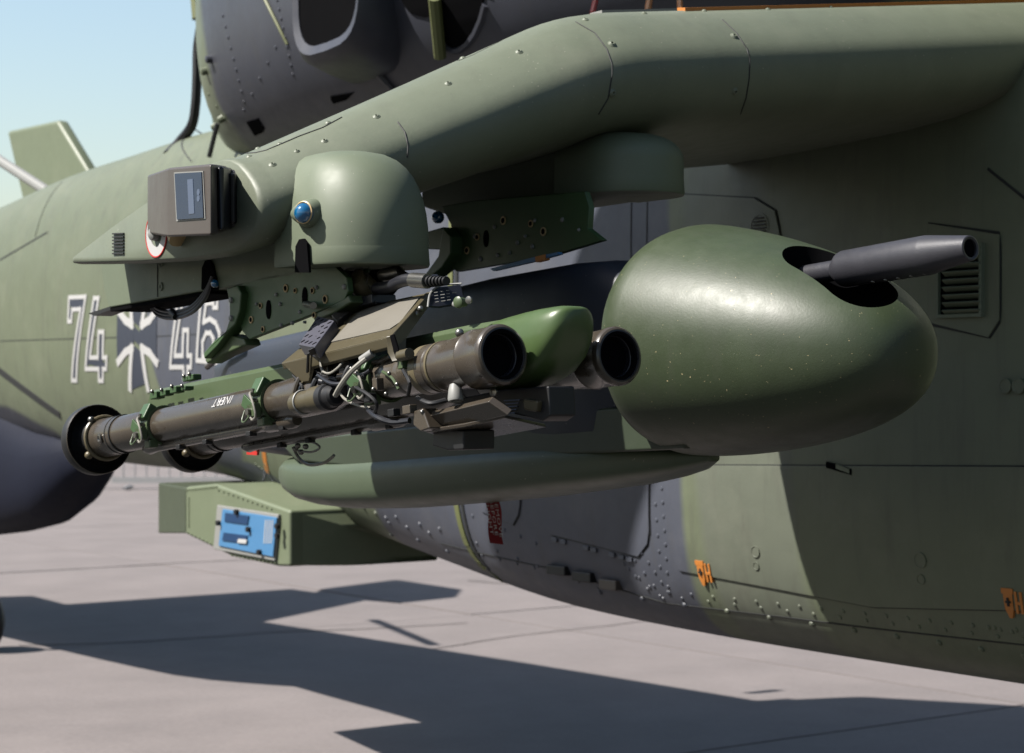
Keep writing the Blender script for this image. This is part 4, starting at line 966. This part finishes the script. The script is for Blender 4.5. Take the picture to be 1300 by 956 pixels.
# INERT marking, upside down on the tube
def text_mesh(txt, size):
    cu = bpy.data.curves.new('t', 'FONT'); cu.body = txt; cu.size = size; cu.align_x = 'CENTER'; cu.align_y = 'CENTER'; cu.resolution_u = 2; cu.space_character = 1.12
    ob = bpy.data.objects.new('t', cu); COL.objects.link(ob); dg = bpy.context.evaluated_depsgraph_get()
    me = bpy.data.meshes.new_from_object(ob.evaluated_get(dg)); bpy.data.objects.remove(ob); bpy.data.curves.remove(cu); return me
me = text_mesh('INERT', .025); sI = None
R = .0347
for v in me.vertices:
    u, vv = v.co.x, v.co.y
    a = pi - .55 + vv/R                       # angle round the tube; text top points down
    p = tp(.835 + u, cos(a)*R, sin(a)*R); v.co = p - Vector(t1.location)
me.materials.append(M['white']); me.name = 'marking'
tx = bpy.data.objects.new('inert_marking', me); COL.objects.link(tx); tx.parent = t1
# second tube: copy of the first
def copy_tree(o, parent=None):
    c = o.copy(); COL.objects.link(c); c.parent = parent
    for ch in list(o.children):
        copy_tree(ch, c)
    return c
t2 = copy_tree(t1); t2.location = Vector(t1.location) + Vector((.008, .2155, 0))
t2['label'] = 'inner olive brown missile tube beside the gun pod, partly hidden by the green fairing'
t1['group'] = t2['group'] = 'missile tubes on the twin launcher'
for ch in list(t2.children):
    if ch.name.startswith(('inert', 'coolant', 'cylinder_cap', 'band', 'drain')): bpy.data.objects.remove(ch)

# ------------------------------------------------------------------ gun pod
gp = thing('gun_pod', 'dark green machine gun pod with smooth egg-shaped nose hanging from the inner pylon', 'gun pod', (-3.3, 2.48, 1.62))
XR, LL, HH, WW, ZZ, SL, PP, QQ = -2.7707, .4855, .214, .2588, 1.6346, -.0574, 1.2676, 2.4807
def egg_ring(sg, n=96):
    k = (max(0, 1-sg**PP))**(1/QQ) if sg > 0 else 1 - .10*(sg/.097)**2
    k = max(k, .004 if sg > 0 else .55); R = []
    for j in range(n):
        a = 2*pi*j/n; e = 2.051 if sin(a) > 0 else 2.3644
        R.append(Vector((XR + sg*LL, 2.48 + math.copysign(abs(cos(a))**(2/e), cos(a))*WW*k, ZZ + SL*sg*LL + math.copysign(abs(sin(a))**(2/e), sin(a))*HH*k)))
    return R
eg = MB(); sgs = [-.205, -.19, -.17, -.14, -.11, -.08, -.04, 0] + [1-(1-k/56)**2.2 for k in range(1, 57)]
eg.loft([egg_ring(s_) for s_ in sgs]); shell = eg.build('pod_nose', M['pod'], gp, angle=60)
# slot for the barrel, cut with a boolean and applied
def capsule(cx, cy, half, rad, z0, z1, slope=0):
    mb = MB(); R = []
    for j in range(60):
        a = 2*pi*(j+.5)/60; R.append((cx + (half if cos(a) > 0 else -half) + cos(a)*rad, cy + sin(a)*rad))
    mb.loft([[Vector((x, y, z0)) for x, y in R], [Vector((x, y, z1)) for x, y in R]]); return mb
cut = capsule(-2.427, 2.452, .043, .067, 1.60, 2.1).build('cutter', M['pod'], None)
cut.data.materials.append(M['hole']); shell.data.materials.append(M['hole'])
for p in cut.data.polygons: p.material_index = 1
for v in cut.data.vertices: v.co -= Vector(gp.location)
cut.location = gp.location
cav = capsule(-2.427, 2.452, .043, .067, 1.60, 2.1)
sol = shell.modifiers.new('b', 'BOOLEAN'); sol.operation = 'DIFFERENCE'; sol.object = cut; sol.solver = 'EXACT'; sol.material_mode = 'INDEX'
dg = bpy.context.evaluated_depsgraph_get(); dg.update()
nm = bpy.data.meshes.new_from_object(shell.evaluated_get(dg)); shell.modifiers.clear(); shell.data = nm
nm.set_sharp_from_angle(angle=radians(50))
bpy.data.objects.remove(cut)
# barrel
m0, m1 = Vector((-2.60, 2.475, 1.728)), Vector((-2.15, 2.475, 1.776)); 
m1 = on(1232, 315, 2.475); m0 = on(1020, 350, 2.475); bd = (m1-m0).normalized(); BL = (m1-m0).length
bb = MB(); bb.lathe(m0 - bd*.10, bd, [(0, .017), (.10, .0175), (.10+BL*.21, .0180), (.10+BL*.255, .0300), (.10+BL*.27, .0315), (.10+BL*.76, .0330), (.10+BL*.77, .0325), (.10+BL, .0205), (.10+BL+.001, .0185), (.10+BL, .0150), (.10+BL-.03, .0135), (.10+BL-.031, .001)], 40); bar = bb.build('gun_barrel', M['gun'], gp, angle=30)
MB().lathe(m1 - bd*.004, -bd, [(0, .0148), (.001, .0146), (.028, .0144)], 24, True, False).build('bore', M['hole'], bar)
su = bd.cross(Vector((0, 0, 1))).normalized()
for row, ang in ((0, -100), (1, -128), (2, -74)):
    for k in range(5):
        a = radians(ang); dr = Vector((0, 0, 1))*sin(a) + su*cos(a)*(1 if su.y < 0 else -1)
        c = m0 + bd*(BL*(.46+.075*k)) + dr*.0320; MB().lathe(c - dr*.002, dr, [(0, .0034), (.0030, .0032)], 8).build('vent_hole', M['frame' if row == 2 else 'hole'], bar)  # one row coloured pale for light showing through the holes
MB().cyl(Vector((-2.52, 2.475, 1.622)), Vector((-2.37, 2.475, 1.630)), .02).build('barrel_support', M['black'], gp)
MB().tube([Vector((-2.40, 2.43, 1.655)), Vector((-2.36, 2.45, 1.665)), Vector((-2.345, 2.50, 1.655))], .003, 6, 4).build('support_clip', M['steel'], gp)
# rear body of the pod
pbm = MB(); rings = []
for (px, ty, by, hw) in ((272, 462, 500, .03), (276, 456, 530, .08), (290, 440, 560, .115), (309, 432, 575, .125), (375, 416, 585, .13), (493, 378, 592, .13), (603, 350, 590, .135), (700, 332, 586, .14), (750, 328, 582, .14), (785, 345, 565, .12)):
    a_, b_ = on(px, ty, 2.48-hw), on(px, by, 2.48-hw); ring = []
    for j in range(32):
        a = 2*pi*j/32; e = .36
        ring.append(Vector((a_.x, 2.48 + math.copysign(abs(cos(a))**e, cos(a))*hw, (a_.z+b_.z)/2 + math.copysign(abs(sin(a))**e, sin(a))*(a_.z-b_.z)/2)))
    rings.append(ring)
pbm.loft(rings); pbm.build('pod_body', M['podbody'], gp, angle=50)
MB().tube([on(263, 466, 2.36), on(275, 456, 2.355), on(290, 448, 2.35), on(308, 441, 2.35)], .008, 8, 5).build('tail_rim', M['box'], gp)
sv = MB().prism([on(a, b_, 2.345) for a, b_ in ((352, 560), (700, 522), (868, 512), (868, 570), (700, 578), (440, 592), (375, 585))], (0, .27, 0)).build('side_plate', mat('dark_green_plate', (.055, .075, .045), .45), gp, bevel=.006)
# collector fairing beneath
cf = MB(); rings = []
CF = [(357, 596, 606, .02), (359, 586, 618, .06), (364, 579, 628, .09), (375, 578, 637, .11), (395, 580, 643, .122), (430, 578, 647, .125), (500, 573, 646, .125), (600, 566, 639, .125), (700, 560, 631, .125), (780, 556, 622, .122), (840, 556, 615, .112), (880, 560, 606, .09), (900, 566, 598, .06), (912, 576, 586, .015)]
for px, ty, by, hw in CF:
    q_ = 2.46 + hw*(-.8 + 1.6*min(max((px-420)/440, 0), 1)); a_, b_ = on(px, ty, q_), on(px, by, q_); ring = []
    for j in range(40):
        a = 2*pi*j/40; e = .62
        yy = math.copysign(abs(cos(a))**e, cos(a)); zz = math.copysign(abs(sin(a))**e, sin(a))
        ring.append(Vector((a_.x, 2.46 + yy*hw, (a_.z+b_.z)/2 + zz*(a_.z-b_.z)/2)))
    rings.append(ring)
cf.loft(rings); cf.build('case_collector', M['podlow'], gp, angle=60)
MB().tube([on(395, 597, 2.36), on(402, 602, 2.35), on(412, 596, 2.35)], .0012, 5, 1).build('scratch_mark', M['seam'], gp)
# pale strip with an orange end on the pod's shoulder
MB().prism([on(a, b_, 2.36) for a, b_ in ((622, 341), (680, 326), (708, 320), (710, 323), (682, 331), (626, 344))], (0, .01, 0)).build('cable_strap', M['bluecov'], gp)
MB().prism([on(a, b_, 2.358) for a, b_ in ((679, 326), (692, 323), (692, 330), (680, 333))], (0, .012, 0)).build('strap_tag', M['orange'], gp)
# ------------------------------------------------------------------ red streamer
rt = thing('warning_streamer', 'red fabric streamer with white lettering hanging below the green fairing of the gun pod', 'streamer', tuple(on(616, 630, 2.50)))
P_ = []; W2 = .026
base_, end_ = on(621, 622, 2.50), on(632, 690, 2.50); dv = end_ - base_
W2 = .017
lat = Vector((.588*.8, .809*.8, 0)).normalized()
mb = MB(); rings = []
for k in range(13):
    t = k/12; c = base_ + dv*t + Vector((.006*sin(t*7), -.006*cos(t*6), 0)); la = (lat + Vector((0, 0, .12*sin(t*5)))).normalized(); nn = la.cross(dv).normalized()
    rings.append([c - la*W2*.85, c + la*W2*.85, c + la*W2*.85 + nn*.0012, c - la*W2*.85 + nn*.0012])
mb.loft(rings); strm = mb.build('streamer_cloth', M['red'], rt, angle=60)
me = text_mesh('REMOVE\nBEFORE\nFLIGHT', .019); dn_ = dv.normalized(); nrm = lat.cross(dn_).normalized(); nrm = nrm if nrm.dot(CAMP-base_) > 0 else -nrm
for v in me.vertices:
    c = base_ + dv*.52 + dn_*v.co.x*1.15 + lat*v.co.y*.50 + nrm*.0085; v.co = c - Vector(rt.location)
me.materials.append(M['white']); tx = bpy.data.objects.new('lettering', me); COL.objects.link(tx); tx.parent = rt
rt2 = thing('red_safety_flag', 'small bright red flag tag behind the missile launch tubes', 'flag', tuple(on(322, 572, 2.6)))
MB().prism([on(a, b_, 2.2) for a, b_ in ((313, 565), (327, 566), (326, 578), (313, 577))], (0, .006, 0)).build('flag_cloth', M['redb'], rt2)
MB().cyl(on(320, 566, 2.2), on(322, 548, 2.1), .003).build('flag_cord', M['redb'], rt2)

# ------------------------------------------------------------------ crowd barriers behind the tail
def barrier(label):
    r = thing('crowd_barrier', label, 'barrier', (0, 0, 0), 'crowd barriers behind the helicopter')
    Wd, Ht = 2.3, 1.1
    MB().tube([(-Wd/2, 0, .20), (-Wd/2, 0, Ht), (Wd/2, 0, Ht), (Wd/2, 0, .20)], .019, 8, 1).build('frame_tube', M['zinc'], r)
    MB().box((0, 0, .13), (Wd, .03, .085)).build('bottom_rail', M['white'], r)
    for k in range(13):
        x = -Wd/2 + Wd*(k+1)/14; MB().cyl((x, 0, .12), (x, 0, Ht), .009, n=8).build('bar', M['zinc'], r)
    for s_ in (-1, 1): MB().box((s_*Wd*.4, 0, .03), (.05, .55, .03)).build('foot', M['zinc'], r)
    return r
b0 = barrier('')
bc0 = CAMP + D_*28.5; bc0.z = GZ
LB = ['behind the ventral fin at the left edge', 'in the gap between tail and dispenser housing', 'directly behind the blue dispenser cover', 'behind the gun pod', 'behind the fuselage door', 'furthest right behind the nose', 'furthest left beyond the tail']
for i, k in enumerate((-3, -2, -1, 0, 1, 2, -4)):
    o = b0 if i == 0 else copy_tree(b0)
    o.location = bc0 + R_*(k*2.4 + .25); o.rotation_euler = (0, 0, math.atan2(R_.y, R_.x))
    o['label'] = 'galvanised steel crowd barrier ' + LB[i]
